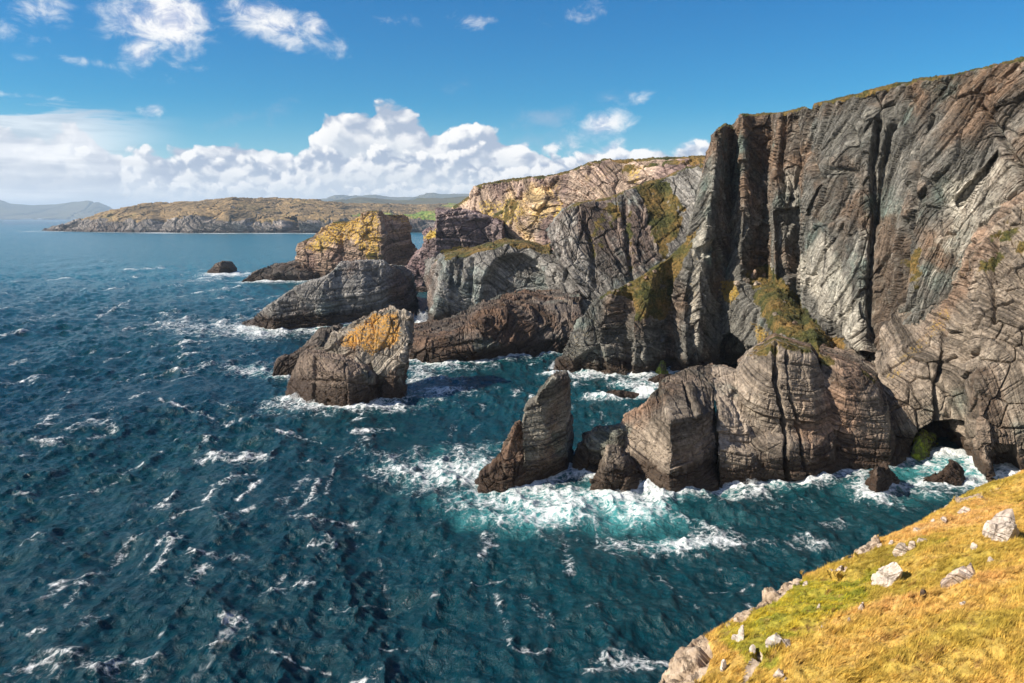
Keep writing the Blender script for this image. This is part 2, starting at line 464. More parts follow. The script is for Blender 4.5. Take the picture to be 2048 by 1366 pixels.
def carve(V, N, sc, amp, bed, fold, seed, blk=(7, 9, 3.5), wob=1.0, ledge=1.0, wts=(1, 1, 1, 1)):
    """joint blocks, bedding ledges and weathering: real relief in the rock"""
    nb = np.array(bed, float); nb /= np.linalg.norm(nb)
    ref = [0.1, 0.95, 0.2] if abs(nb[2]) > 0.6 else [0.1, 0.2, 0.95]
    t1 = np.cross(nb, ref); t1 /= np.linalg.norm(t1)
    t2 = np.cross(nb, t1)
    am = np.asarray(amp).reshape(-1, 1) if np.ndim(amp) else amp
    big = fbm(V / (26 * sc), 3, seed + 40)
    big2 = fbm(V / (9 * sc) + 5, 3, seed + 44)
    wx = np.stack([fbm(V / (12 * sc) + 31 * k, 3, seed + 50 + k) for k in range(3)], 1)
    V = V + wx * (0.35 * sc * wob) * am
    s = V @ nb + fold[0] * fbm(V / fold[1], 2, seed + 60) * 1.3
    a, b = V @ t1 + 0.35 * wx[:, 0] * sc, V @ t2 + 0.35 * wx[:, 1] * sc
    F1, F2, r1, off = worley(np.stack([a / (blk[0] * sc), b / (blk[1] * sc), s / (blk[2] * sc * 1.6)], 1), seed)
    h1 = (r1 - 0.5) * 1.4 + (off[:, 0] * (r1 * 7 % 1 - 0.5) + off[:, 1] * (r1 * 13 % 1 - 0.5) + off[:, 2] * (r1 * 29 % 1 - 0.5)) * 2.8
    c1 = 1 - sstep(0.0, 0.07, F2 - F1)
    r2, l2, e2 = bricks(a, b, s, 6.5 * sc, 7.5 * sc, 2.3 * sc, seed + 7)
    r3, l3, e3 = bricks(a + 3, b, s, 2.1 * sc, 2.6 * sc, 0.75 * sc, seed + 9)
    j2 = np.exp(-(e2 / (0.16 * sc)) ** 2); j3 = np.exp(-(e3 / (0.09 * sc)) ** 2)
    keep = sstep(-0.3, 0.3, fbm(V / (15 * sc) + 3, 2, seed + 66))      # some faces stay smooth
    fb = fbm(V / (1.5 * sc), 4, seed + 80)
    fb2 = np.abs(fbm(V / (0.55 * sc), 3, seed + 84))
    rid = 1 - np.abs(fbm(V * np.array([1, 1, 0.3]) / (7 * sc), 3, seed + 90)) * 2
    d = wts[0] * (0.75 * big + 0.22 * big2) + wts[1] * (0.85 * h1 - 0.9 * c1) + wts[2] * (0.75 * (l2 - 0.5) * ledge + 0.65 * (r2 - 0.5) - 0.5 * j2) * (0.45 + 0.55 * keep) \
        + wts[3] * (0.36 * (l3 - 0.5) * ledge + 0.34 * (r3 - 0.5) - 0.30 * j3) * (0.3 + 0.7 * keep) + 0.26 * fb + 0.16 * fb2 + 0.25 * rid
    V = V + N * (d * sc * amp)[:, None]
    return V, s, np.clip(0.4 * r1 + 0.3 * r2 + 0.3 * l2, 0, 1)

def build(name, masses, mat, label=None, cat=None, group=None, kind=None, split=True, turfname='turf', turfmat=None):
    V = []; Fs = []; A = {}
    n = 0
    for v, f, a in masses:
        V.append(v); Fs.append(f + n); n += len(v)
        for k, x in a.items(): A.setdefault(k, []).append(x)
    V = np.concatenate(V); Fs = np.concatenate(Fs); A = {k: np.concatenate(x) for k, x in A.items()}
    ctr = np.array([V[:, 0].mean(), V[:, 1].mean(), max(0.0, V[:, 2].min())])
    V = V - ctr
    tfm = A['turf'][Fs].mean(1) > 0.5
    if split and tfm.sum() > 60:
        v, f, a = compact(V, Fs[~tfm], A)
        o = obj(name, mesh_from(name, v, f, a, False), mat, loc=ctr)
        v, f, a = compact(V, Fs[tfm], A)
        obj(turfname, mesh_from(turfname, v, f, a), turfmat or mat, parent=o)
    else:
        o = obj(name, mesh_from(name, V, Fs, A, False), mat, loc=ctr)
    tag(o, label, cat, group, kind)
    return o

def assemble(name, parts, label=None, cat=None, kind=None, group=None):
    """a thing made of several parts: an Empty at its base that parents them; parts = (name, mass, material)"""
    allv = np.concatenate([p[1][0] for p in parts])
    ctr = np.array([allv[:, 0].mean(), allv[:, 1].mean(), 0.0])
    root = obj(name, None, loc=ctr)
    tag(root, label, cat, group, kind)
    for pn, (v, f, a), mat in parts:
        o = build(pn, [(v, f, a)], mat)
        o.parent = root; o.location = np.array(o.location) - ctr
    return root
M = mass
# --- the great wall on the right
wall = M([
 [(1350,745,8),(1348,690,10),(1350,620,13),(1368,510,18),(1395,400,23),(1424,275,28)],
 [(1395,742),(1395,690,-3),(1398,620,0),(1403,520,5),(1420,400,12),(1438,259,20)],
 [(1412,741),(1414,690,1),(1416,620,3),(1418,510,9),(1436,400,16),(1450,252,24)],
 [(1440,738),(1442,690,4),(1445,620,9),(1462,510,20),(1464,400,28),(1466,258,36)],
 [(1470,738),(1472,690,-6),(1470,610,-3),(1480,520,6),(1488,400,12),(1484,232,19)],
 [(1520,735),(1520,690,-25),(1520,630,-22),(1500,545,7),(1500,400,12),(1504,231,19)],
 [306,(1540,745,-52),(1545,705,-55),(1550,640,-41),(1536,555,20),(1540,400,25),(1542,230,31)],
 [300,(1560,745,-50),(1562,708,-52),(1562,645,-40),(1552,575,4),(1546,400,8),(1560,228,15)],
 [296,(1590,745,-50),(1590,715,-52),(1590,660,-40),(1575,590,4),(1570,420,8),(1588,224,16)],
 [288,(1615,745,-42),(1615,715,-46),(1612,670,-36),(1600,610,14),(1600,480,18),(1604,219,16)],
 [280,(1640,745,-35),(1640,715,-38),(1635,680,-33),(1612,622,-4),(1608,430,2),(1630,211,12)],
 [262,(1680,760,-8),(1680,740,-8),(1675,700,-4),(1650,640,0),(1655,430,6),(1675,200,14)],
 [245,(1720,775,0),(1720,750,0),(1718,730,0),(1715,640,2),(1720,430,8),(1730,187,18)],
 [236,(1760,790,0),(1760,760,0),(1758,730,0),(1755,640,10),(1765,430,14),(1790,173,22)],
 [224,(1820,800,0),(1820,760,0),(1820,720,0),(1825,620,4),(1830,430,8),(1850,161,20)],
 [214,(1890,800,0),(1890,760,0),(1890,700,0),(1895,560,5),(1905,400,10),(1920,150,18)],
 [205,(1960,800,0),(1960,760,0),(1960,680,0),(1965,540,4),(1975,380,9),(1990,134,18)],
 [196,(2030,800,0),(2030,740,0),(2030,660,0),(2035,520,4),(2045,360,9),(2060,117,18)],
 [188,(2130,800,0),(2130,740,0),(2130,640,0),(2135,500,4),(2145,340,9),(2160,98,18)],
 [180,(2300,800,0),(2300,740,0),(2300,640,0),(2300,500,4),(2310,340,9),(2320,75,18)]],
 pxs=1.45, push=((3, 0.7), (25, 3), (120, 5)), side=60, sc=1.2, amp=1.0, bed=(0.15, 0.85, 0.45), fold=(7, 60), seed=11, blk=(6, 20, 3), wts=(0.75, 0.9, 0.75, 0.95),
 tone=[([(1590,540),(1640,440),(1720,600),(1740,720),(1690,690),(1640,640)], 14, 0.75), ([(1880,370),(1960,330),(2048,300),(2048,390),(1990,450),(1920,540),(1860,480)], 18, 0.7), ([(1560,330),(1605,330),(1600,420),(1570,420)], 8, 0.6), ([(1740,430),(1800,420),(1830,560),(1800,720),(1740,720)], 14, -0.75),
       ([(1430,255),(1470,255),(1468,480),(1440,640),(1415,560)], 6, -0.6), ([(1490,235),(1548,232),(1545,540),(1500,540)], 6, -0.65), ([(1345,740),(1350,560),(1395,470),(1425,300),(1436,300),(1415,560),(1405,740)], 7, 0.55), ([(1630,350),(1700,350),(1710,420),(1660,460),(1620,430)], 8, -0.55), ([(1470,232),(2048,110),(2048,160),(1600,250),(1480,250)], 10, -0.5)], blurn=2, turfup=0.72, turfz=(80, 84),  # pillars: sunlit left strip and shaded faces painted into the tone
 turf=[([(1488,545),(1540,528),(1600,600),(1640,650),(1690,700),(1650,725),(1590,680),(1545,665),(1510,600)], 8, 1.0),
       ([(1330,560),(1392,440),(1405,450),(1380,520),(1345,600)], 8, 0.75),
       ([(1800,520),(1840,490),(1850,560),(1830,600)], 8, 0.55)],
 lich=[([(1440,560),(1476,560),(1480,590),(1462,610),(1440,600)], 6, 0.8), ([(1500,640),(1530,650),(1550,690),(1520,690)], 8, 0.7), ([(1330,700),(1345,560),(1400,470),(1400,640)], 14, 0.35)],
 recess=[([(1437,690),(1460,668),(1490,690),(1500,740),(1440,760)], 16, 5),
         ([(1625,405),(1650,350),(1690,345),(1708,375),(1700,440),(1640,450),(1612,430)], 4, 4),
         ([(1552,420),(1600,415),(1602,545),(1556,560)], 4, 4),
         ([(1725,705),(1770,712),(1775,745),(1725,745)], 10, 5),
         ([(1395,500),(1425,478),(1432,500),(1400,520)], 4, 3),
         ([(1910,400),(1998,300),(2004,312),(1940,405),(1918,415)], 5, 4)],
 cracks=[([(1570,232),(1562,330),(1572,420)], 5, 3), ([(1620,215),(1615,300),(1640,360),(1660,340),(1700,340)], 6, 3), ([(1757,240),(1745,330),(1750,420),(1740,560),(1745,700)], 6, 4),
         ([(1818,182),(1785,250),(1765,330),(1755,440)], 6, 4), ([(1862,230),(1835,300),(1828,400),(1815,480),(1810,600)], 5, 4), ([(1960,215),(2010,290),(2048,350)], 7, 3),
         ([(1700,260),(1708,300)], 8, 3), ([(1812,440),(1802,560),(1790,660)], 5, 3), ([(1648,640),(1690,690),(1730,725)], 6, 3), ([(1590,235),(1600,330),(1580,420)], 4, 2.5)])
knoll = M([
 [(1106,741),(1112,720,1),(1128,690,2),(1150,655,4),(1172,622,6),(1193,596,8)],
 [(1160,745),(1162,715,0),(1165,685,1),(1180,655,3),(1190,625,6),(1212,588,9)],
 [(1195,747),(1197,718,0),(1200,690,1),(1203,660,2),(1210,625,5),(1228,580,10)],
 [(1256,748),(1256,720,4),(1254,690,6),(1250,655,8),(1246,620,10),(1256,566,14)],
 [(1264,749),(1268,720,-4),(1270,690,-3),(1264,640,0),(1275,615,6),(1290,548,14)],
 [(1292,749),(1294,720,-3),(1292,690,-2),(1287,645,0),(1292,615,5),(1310,536,16)],
 [(1338,745),(1338,720,6),(1337,690,8),(1335,650,10),(1332,600,12),(1345,512,18)],
 [(1375,742),(1375,715,-5),(1372,680,-4),(1370,640,0),(1370,580,5),(1385,470,14)]],
 push=((3, 0), (14, -3), (30, -14)), side=20, sc=1.0, bed=(0.3, -0.2, 0.93), fold=(5, 30), seed=21, blurn=2,
 turf=[([(1193,600),(1290,545),(1345,505),(1392,440),(1395,470),(1345,580),(1335,640),(1270,640),(1262,600),(1225,590)], 7, 0.95)],
 lich=[([(1110,735),(1150,660),(1185,650),(1170,740)], 10, 0.35)],
 recess=[([(1150,720),(1200,690),(1215,745),(1150,748)], 3, 4)], cracks=[([(1258,590),(1258,748)], 5, 3), ([(1340,560),(1338,748)], 5, 3), ([(1196,690),(1200,748)], 4, 2)])
spur = M([
 [(1795,915),(1788,875,4),(1772,825,8),(1762,790,12),(1752,760,16)],
 [(1822,908),(1812,860,0),(1803,800,3),(1795,750,8),(1795,705,16)],
 [(1860,912),(1850,850,0),(1845,790,2),(1840,735,6),(1835,675,18)],
 [(1900,914),(1895,850,1),(1890,780,3),(1885,700,8),(1885,625,18)],
 [(1940,914),(1930,850,-3),(1925,760,-2),(1925,650,4),(1918,545,18)],
 [(1980,969),(1965,870,4),(1955,760,8),(1960,640,14),(1950,500,28)],
 [(2010,958),(2005,870,0),(2000,760,3),(2005,620,8),(2000,440,22)],
 [(2050,955),(2050,860,-3),(2055,740,0),(2060,600,6),(2052,400,18)],
 [(2130,960),(2130,860,-3),(2135,740,0),(2140,600,6),(2135,380,16)],
 [(2260,960),(2260,860,-3),(2265,740,0),(2270,600,6),(2260,340,16)]],
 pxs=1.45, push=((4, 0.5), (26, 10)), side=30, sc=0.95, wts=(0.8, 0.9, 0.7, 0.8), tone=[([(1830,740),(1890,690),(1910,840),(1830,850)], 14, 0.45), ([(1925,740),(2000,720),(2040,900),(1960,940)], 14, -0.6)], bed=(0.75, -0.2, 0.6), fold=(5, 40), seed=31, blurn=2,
 turf=[([(1925,560),(1960,480),(2060,400),(2060,500),(2000,540)], 14, 0.5)],
 lich=[([(1760,760),(1900,600),(1910,640),(1790,760)], 8, 0.5)],
 recess=[([(1822,905),(1835,868),(1863,850),(1900,842),(1926,846),(1940,880),(1948,930),(1820,940)], 17, 4),
         ([(1985,905),(2000,890),(2035,893),(2045,950),(1995,960)], 6, 4)],
 cracks=[([(1890,660),(1885,720),(1870,780),(1875,845)], 5, 2.5), ([(1925,560),(1935,640),(1925,720),(1960,700)], 5, 3), ([(1990,470),(1980,560),(1990,640)], 5, 2)])
butt = [
 M([[(1144,945),(1150,915,0),(1155,890,1),(1168,870,3)],[(1168,953),(1172,920,-1),(1180,888,1),(1196,860,4)],[(1230,960),(1232,920,0),(1235,880,2),(1228,855,5)],[(1262,955),(1264,920,3),(1264,880,4),(1255,848,7)]],
   push=((3, 0), (10, -3), (16, -20)), side=14, sc=0.7, seed=41, pxs=1.5),
 M([[(1178,984),(1183,965,0),(1192,945,1),(1200,938,3)],[(1212,988),(1210,965,-1),(1210,938,0),(1216,893,6)],[(1251,987),(1250,960,0),(1252,935,2),(1238,892,7)],[(1290,972),(1285,950,3),(1276,925,4),(1262,906,8)]],
   push=((3, -0.5), (10, -6)), side=8, sc=0.6, seed=42, pxs=1.5),
 M([[(1262,970),(1252,925,4),(1245,885,8),(1240,858,10),(1252,832,14)],
    [(1300,975),(1297,930,2),(1292,880,5),(1292,835,8),(1298,795,16)],
    [(1340,988),(1340,940,0),(1340,890,1),(1340,842,3),(1327,754,26)],
    [(1385,982),(1387,935,2),(1388,885,3),(1388,832,5),(1380,736,30)],
    [(1431,970),(1431,930,6),(1431,880,7),(1430,822,9),(1424,728,32)]],
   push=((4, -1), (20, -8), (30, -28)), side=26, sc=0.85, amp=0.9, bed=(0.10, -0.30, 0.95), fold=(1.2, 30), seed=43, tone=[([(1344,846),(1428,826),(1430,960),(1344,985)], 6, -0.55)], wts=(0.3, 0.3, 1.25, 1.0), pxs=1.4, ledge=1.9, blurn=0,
   cracks=[([(1365,760),(1388,832),(1392,985)], 2.5, 0.8)]),
 M([[(1437,970),(1437,935,0),(1438,900,1.5),(1438,872,6),(1439,830,8),(1415,738,30)],
    [(1468,968),(1468,935,-1),(1467,902,0.5),(1466,885,5),(1465,850,7),(1440,736,30)],
    [(1500,967),(1502,935,-1),(1502,906,0.5),(1502,893,5),(1500,868,7),(1475,746,28)],
    [(1535,962),(1535,935,1),(1532,912,2.5),(1532,900,6),(1528,872,8),(1502,768,26)]],
   push=((4, -0.5), (26, -4)), side=26, sc=0.85, amp=0.8, bed=(0.16, -0.34, 0.93), fold=(1.2, 30), seed=44, tone=[([(1470,905),(1530,905),(1530,965),(1470,968)], 8, -0.4)], wts=(0.3, 0.3, 1.25, 1.0), pxs=1.4, ledge=1.9, blurn=0),
 M([[(1470,968),(1480,925,3),(1483,900,6),(1484,872,9),(1482,800,14),(1476,744,22)],
    [(1505,965),(1509,922,1),(1511,895,3),(1512,868,7),(1508,785,11),(1500,716,20)],
    [(1536,962),(1536,918,-1),(1536,885,1),(1537,862,6),(1541,770,9),(1549,682,18)],
    [(1578,959),(1577,914,-2),(1577,884,0),(1576,866,5),(1575,770,8),(1575,690,17)],
    [(1628,955),(1628,912,-1),(1627,888,0.5),(1626,868,4.5),(1622,780,8),(1620,704,17)],
    [(1668,943),(1667,910,0),(1667,886,2),(1666,864,5),(1660,790,9),(1655,755,13)],
    [(1688,936),(1686,905,8),(1685,880,9),(1682,860,10),(1674,790,13),(1664,757,15)]],
   push=((6, -0.5), (40, -4)), side=26, sc=0.85, amp=0.75, bed=(0.22, -0.3, 0.93), fold=(1.3, 35), seed=45, tone=[([(1545,780),(1665,800),(1665,850),(1545,835)], 8, -0.5), ([(1480,745),(1530,720),(1530,860),(1490,860)], 8, 0.45)], wts=(0.3, 0.3, 1.25, 1.0), pxs=1.4, ledge=1.9, blurn=0,  # left face paler: its sunlight is put into the tone
   turf=[([(1490,715),(1549,668),(1640,700),(1610,712),(1560,700),(1530,712)], 7, 0.7)],
   cracks=[([(1552,690),(1556,780),(1572,870),(1574,960)], 3.5, 3.0), ([(1574,700),(1582,800),(1604,880),(1614,955)], 2.5, 2.0), ([(1545,690),(1548,760),(1566,830)], 2.5, 1.8)]),
 M([[(1655,946),(1660,900,6),(1662,850,7),(1652,780,10),(1640,713,18)],
    [(1690,936),(1690,890,1),(1692,830,2),(1690,770,5),(1682,727,12)],
    [(1740,933),(1738,880,1),(1735,830,2),(1728,780,5),(1716,740,12)],
    [(1778,932),(1777,885,2),(1772,845,3),(1762,800,6),(1751,760,14)],
    [(1818,910),(1805,888,8),(1792,865,10),(1780,820,12),(1762,772,18)]],
   push=((6, -0.3), (40, -3)), side=26, sc=0.85, amp=0.8, bed=(0.2, -0.3, 0.93), fold=(1.3, 35), seed=46, tone=[([(1690,830),(1775,850),(1780,930),(1690,932)], 8, -0.5)], wts=(0.3, 0.3, 1.25, 1.0), pxs=1.4, ledge=1.9, blurn=0,
   turf=[([(1620,705),(1665,716),(1675,735),(1640,735)], 6, 0.9), ([(1680,722),(1755,755),(1750,770),(1720,752)], 6, 0.7)]),
]
o = build('cliff', [wall], ROCK['main'], 'towering dark grey cliff wall with turf along its top on the right', 'cliff', kind='structure')
o = build('rock_knoll', [knoll], ROCK['main'], 'brown rock knoll with a grassy crest running down left from the tall cliff', 'rock knoll', kind='structure')
o = build('rock_spur', [spur], ROCK['tan'], 'tan rock spur with sea caves at its foot at the right edge', 'rock spur', kind='structure')
o = assemble('rock_buttress', [(n_, m_, ROCK['tan']) for n_, m_ in zip(('side_rock', 'foot_rock', 'rock_slab', 'rock_slab', 'rock_slab', 'rock_slab'), butt)], 'layered tan rock slabs standing in the sea below the tall cliff', 'rock slabs', kind='structure')

# --- sea stacks
spire = [
 M([[(1047,977),(1046,920,1),(1044,848,3),(1053,814,4),(1071,809,4.5),(1079,786,5),(1096,768,5.5),(1104,759,6)],
    [(1090,962),(1088,920,-2),(1086,850,-1),(1088,816,0),(1092,806,1),(1098,786,1.5),(1106,770,2),(1114,757,4)],
    [(1130,946),(1132,910,-1),(1131,845,0),(1130,818,1),(1130,806,1),(1131,790,1.5),(1132,774,2),(1134,758,4)],
    [(1147,925),(1147,905,4),(1145,842,5),(1141,818,6),(1140,805,6),(1140,790,7),(1140,776,7),(1140,762,8)]],
   back='stack', thick=13, tap=0.9, sc=0.5, amp=0.8, wts=(0.6, 0.7, 1.1, 1.1), bed=(0.02, -0.05, 1), fold=(1.0, 20), seed=51, pxs=1.3, ledge=1.9, blurn=0),
 M([[(957,981),(961,950,1),(966,944,3),(990,925,5),(1018,875,7)],[(1007,983),(1005,960,0),(1005,940,1),(1015,905,3),(1032,850,6)],[(1052,976),(1052,950,0),(1052,925,1),(1052,890,4),(1052,842,7)]],
   back='stack', thick=10, sc=0.5, bed=(0.3, -0.1, 1), seed=52, pxs=1.3, blurn=2)]
assemble('sea_stack', [('pinnacle', spire[0], ROCK['grey']), ('shoulder', spire[1], ROCK['dark'])], 'slim pointed grey sea stack rising from the foam before the layered slabs', 'sea stack')
dst = [
 M([[(572,789),(576,775,1),(582,758,2),(590,735,4),(600,712,8)],[(625,807),(622,785,0),(622,765,1),(620,740,2),(626,709,7)],[(699,818),(697,790,0),(695,770,0),(690,745,2),(686,722,8)],[(745,808),(745,790,0),(745,770,1),(745,750,2),(737,730,9)],[(768,797),(768,785,3),(769,775,4),(770,760,5),(768,744,10)]],
   back='stack', thick=26, tap=0.9, sc=0.75, amp=0.95, bed=(0.15, -0.35, 0.92), fold=(1, 25), seed=61, wts=(0.5, 0.6, 1.1, 1.1), pxs=1.4, blurn=0, cracks=[([(690,730),(692,815)], 3, 1.5), ([(740,740),(745,808)], 3, 1.5), ([(630,712),(626,806)], 3, 1.2), ([(600,760),(690,762),(765,775)], 3, 1.0)]),
 M([[(758,800),(762,785,0),(765,770,1),(768,745,3)],[(785,799),(786,780,-1),(788,762,0),(790,738,3)],[(802,795),(807,775,2),(813,755,4),(815,732,7)]],
   back='stack', thick=20, sc=0.6, seed=63, pxs=1.4, blurn=1),
 M([[268,(636,760),(645,712,0),(653,686,3),(664,668,7),(684,660,14)],
    [264,(680,765),(684,722,0),(692,695,3),(700,668,9),(706,648,18)],
    [262,(715,768),(720,728,0),(726,700,3),(736,670,9),(742,633,19)],
    [262,(748,770),(752,734,0),(757,705,3),(766,672,9),(784,613,21)],
    [262,(795,775),(800,745,1),(806,715,3),(813,680,8),(812,626,19)],
    [264,(812,770),(816,742,8),(819,712,10),(823,680,13),(827,636,20)]],
   back='stack', thick=20, sc=0.75, amp=1.25, bed=(-0.35, -0.55, 0.75), fold=(1, 25), seed=62, pxs=1.4, blurn=1,
   lich=[([(672,690),(690,662),(742,632),(795,616),(806,660),(796,692),(765,702),(745,712),(705,694)], 10, 0.74)])]
assemble('sea_stack', [('lower_block', dst[0], ROCK['wet']), ('side_block', dst[1], ROCK['wet']), ('upper_slab', dst[2], ROCK['stack'])], 'slab sided sea stack with orange lichen top alone in open water', 'sea stack')
low = [M([[(545,749),(548,735,1),(556,717,3),(566,712,5)],[(590,747),(592,725,0),(600,703,3),(612,698,6)],[(640,745),(640,710,0),(636,680,4),(640,660,9)],[(692,740),(692,700,2),(690,680,4),(686,651,10)]],
   back='stack', thick=22, sc=0.7, bed=(-0.4, -0.4, 0.8), seed=64, pxs=1.4)]
build('sea_rock', low, ROCK['dark'], 'low dark rock sloping into the sea behind the orange topped stack', 'sea rock')

# --- headland with the sea arch hollow, and the reef before it
head = [
 M([[(488,654),(498,648,1),(510,640,3),(518,632,5)],[(548,659),(546,640,0),(544,625,3),(545,608,8)],[(585,656),(580,630,0),(580,605,4),(588,577,12)],
    [(646,654),(642,625,0),(640,590,5),(655,552,15)],[(690,650),(685,620,2),(680,580,6),(682,527,18)],[(730,648),(725,615,2),(722,575,6),(722,523,18)],[(770,645),(765,610,3),(762,570,8),(765,525,20)],
    [(818,632),(816,600,6),(814,565,12),(808,532,24)],[(838,626),(835,600,14),(832,575,18),(827,553,28)]],
   push=((5, 0), (40, -4), (60, -40)), side=50, sc=1.3, bed=(0.05, -0.15, 1), fold=(3, 60), seed=71, wts=(0.5, 0.7, 1.25, 1.1), blurn=1, ledge=1.6),
 M([[(840,626),(846,600,6),(848,570,10),(852,536,18)],[(862,654),(872,610,2),(880,570,8),(892,521,18)],[(905,652),(910,600,5),(920,560,9),(930,510,18)],[(948,651),(955,600,4),(962,550,7),(977,499,14)],
    [(1000,650),(1005,600,2),(1010,550,3),(1010,490,9)],[(1060,650),(1062,600,0),(1065,550,2),(1055,492,9)],[(1110,650),(1112,595,-6),(1100,550,-4),(1086,505,4)],[(1150,650),(1160,590,-14),(1140,550,-10),(1100,503,0)]],
   push=((5, 0), (50, 2)), side=50, sc=1.3, bed=(0.4, -0.2, 0.85), fold=(6, 60), seed=72, wts=(0.7, 0.9, 0.8, 1.0), blurn=2,
   turf=[([(1005,490),(1050,474),(1100,466),(1120,505),(1085,505),(1040,495)], 6, 0.9)], turfup=0.8,
   recess=[([(963,606),(968,560),(990,525),(1015,512),(1045,510),(1072,525),(1086,550),(1095,580),(1098,612)], 8, 7), ([(832,600),(850,575),(856,640),(832,640)], 16, 5)],
   cracks=[([(905,530),(900,640)], 4, 2.5), ([(945,520),(938,640)], 4, 2.5), ([(925,520),(918,570)], 4, 2)])]
assemble('headland', [('rock_ridge', head[0], ROCK['mid']), ('hollow_face', head[1], ROCK['mid'])], 'grey rocky headland with a huge dark arched hollow facing the water', 'headland', kind='structure')
reef = [M([[(818,722),(819,710,0),(821,698,1),(823,688,3)],[(855,725),(855,710,0),(855,695,2),(856,682,5)],[(892,726),(892,708,0),(890,692,2),(893,675,6)],[(946,723),(948,700,0),(945,675,4),(940,655,10)],[(975,719),(975,690,0),(970,660,4),(968,635,9)],
   [(1040,710),(1040,680,0),(1035,645,5),(1020,614,14)],[(1107,703),(1105,680,2),(1100,645,8),(1085,608,22)],[(1170,700),(1168,670,4),(1165,640,10),(1160,604,26)]],
   push=((6, 0.5), (60, 1)), side=40, sc=1.0, bed=(-0.3, -0.3, 0.9), seed=73, wts=(0.7, 1.2, 1.3, 1.2), blurn=1, ledge=1.4)]
build('rock_reef', reef, ROCK['dark'], 'long low dark reef reaching left into the sea from the knoll', 'reef', kind='structure')

# --- cliffs behind
slope = [M([
 [425,(1110,640),(1118,590,0),(1116,540,2),(1110,500,6),(1094,471,12)],[418,(1150,640),(1150,590,0),(1148,540,2),(1135,480,8),(1126,428,16)],[415,(1180,640),(1180,590,2),(1178,530,6),(1165,460,12),(1154,410,20)],
 [412,(1240,640),(1235,590,0),(1230,520,6),(1222,450,16),(1221,399,28)],[410,(1290,640),(1290,570,2),(1280,500,12),(1272,430,22),(1272,375,34)],[409,(1340,640),(1335,540,6),(1335,480,16),(1330,410,30),(1333,355,46)],
 [408,(1400,640),(1390,540,8),(1380,470,16),(1365,400,26),(1358,343,40)],[406,(1450,640),(1430,540,8),(1420,470,14),(1410,400,22),(1404,333,36)],[404,(1540,640),(1530,540,8),(1520,470,14),(1510,400,22),(1500,325,36)]],
 push=((5, 0.6), (60, 2)), side=60, sc=1.35, bed=(0.8, -0.1, 0.55), fold=(6, 60), seed=81, tone=[([(1094,471),(1126,428),(1155,415),(1172,520),(1155,560),(1112,505)], 8, 0.6), ([(1168,440),(1255,405),(1265,560),(1180,580)], 10, -0.5), ([(1345,350),(1404,335),(1410,400),(1375,430)], 6, 0.5)], blurn=2, foam=0, turfup=0.85,  # sunlit left ridge painted paler, shaded face painted darker
 turf=[([(1272,378),(1335,358),(1350,390),(1375,420),(1350,480),(1330,520),(1300,470),(1290,420)], 7, 1.0), ([(1180,470),(1195,420),(1240,400),(1245,430),(1210,470),(1200,520),(1180,530)], 10, 0.7), ([(1250,440),(1265,420),(1275,540),(1255,560)], 8, 0.55)],
 cracks=[([(1250,400),(1255,480),(1265,570)], 5, 3), ([(1170,430),(1185,500),(1190,570)], 5, 3)])]
build('cliff', slope, ROCK['mid'], 'middle cliff of grey rock with steep green grass patches beside the tall wall', 'cliff', kind='structure')
farc = [
 M([[735,(900,500),(902,455,0),(905,440,3),(906,420,10)],[728,(938,500),(940,450,0),(938,420,4),(944,394,12)],[722,(962,500),(962,440,-2),(958,405,0),(956,376,6)],[705,(992,500),(992,445,-2),(990,405,2),(990,367,10)],[690,(1020,500),(1020,450,0),(1018,410,4),(1020,361,12)],
    [670,(1070,500),(1070,445,-3),(1068,400,2),(1070,355,12)],[655,(1110,500),(1110,440,0),(1106,395,8),(1112,352,20)],[640,(1150,480),(1150,430,-6),(1150,380,0),(1148,341,10)],[625,(1190,470),(1190,410,-8),(1188,360,-2),(1188,321,8)],
    [610,(1225,470),(1225,410,-4),(1222,360,2),(1222,321,12)],[600,(1260,470),(1258,400,0),(1255,360,4),(1255,321,16)],[580,(1310,470),(1308,400,0),(1306,360,6),(1306,319,20)],[560,(1360,470),(1358,400,0),(1357,360,10),(1357,316,28)],[545,(1415,470),(1414,400,0),(1412,360,12),(1412,316,30)],[535,(1510,470),(1510,400,0),(1508,360,12),(1508,312,30)]],
   push=((5, 0.6), (120, 5)), side=100, sc=2.0, bed=(0.5, -0.2, 0.8), fold=(12, 80), seed=91, blurn=2, foam=0, turfup=0.75,
   turf=[([(980,440),(1020,400),(1040,405),(1010,460),(985,460)], 6, 0.8), ([(1235,330),(1410,318),(1410,326),(1240,345)], 4, 0.8)],
   lich=[([(950,400),(1040,395),(1060,430),(1000,470),(960,440)], 12, 0.6), ([(1110,360),(1130,440),(1105,440)], 8, 0.65), ([(1250,330),(1290,330),(1280,370),(1255,370)], 8, 0.6), ([(1060,420),(1100,420),(1090,450),(1060,450)], 8, 0.5)],
   cracks=[([(1090,365),(1110,400),(1150,430)], 4, 4)]),
 M([[655,(812,548),(820,520,1),(846,494,3),(848,475,5)],[652,(850,548),(852,520,0),(858,490,2),(874,457,8)],[650,(872,548),(872,510,-2),(872,470,0),(873,423,6)],[652,(930,548),(930,510,6),(930,470,8),(930,424,14)],[652,(984,548),(985,510,14),(984,470,16),(980,436,22)],[650,(1010,548),(1010,520,0),(1008,490,6),(1004,450,20)]],
   push=((5, 0.4), (60, 3)), side=60, sc=1.8, bed=(0.1, -0.2, 1), fold=(5, 80), seed=92, blurn=2, ledge=1.5, foam=0.5,
   lich=[([(846,472),(874,455),(872,475),(850,485)], 5, 0.9), ([(880,500),(920,490),(945,500),(890,515)], 5, 0.8)])]
assemble('cliff', [('cliff_face', farc[0], ROCK['pink']), ('rock_bastion', farc[1], ROCK['purple'])], 'sunlit pink and gold cliffs behind the arched headland', 'cliff', kind='structure')

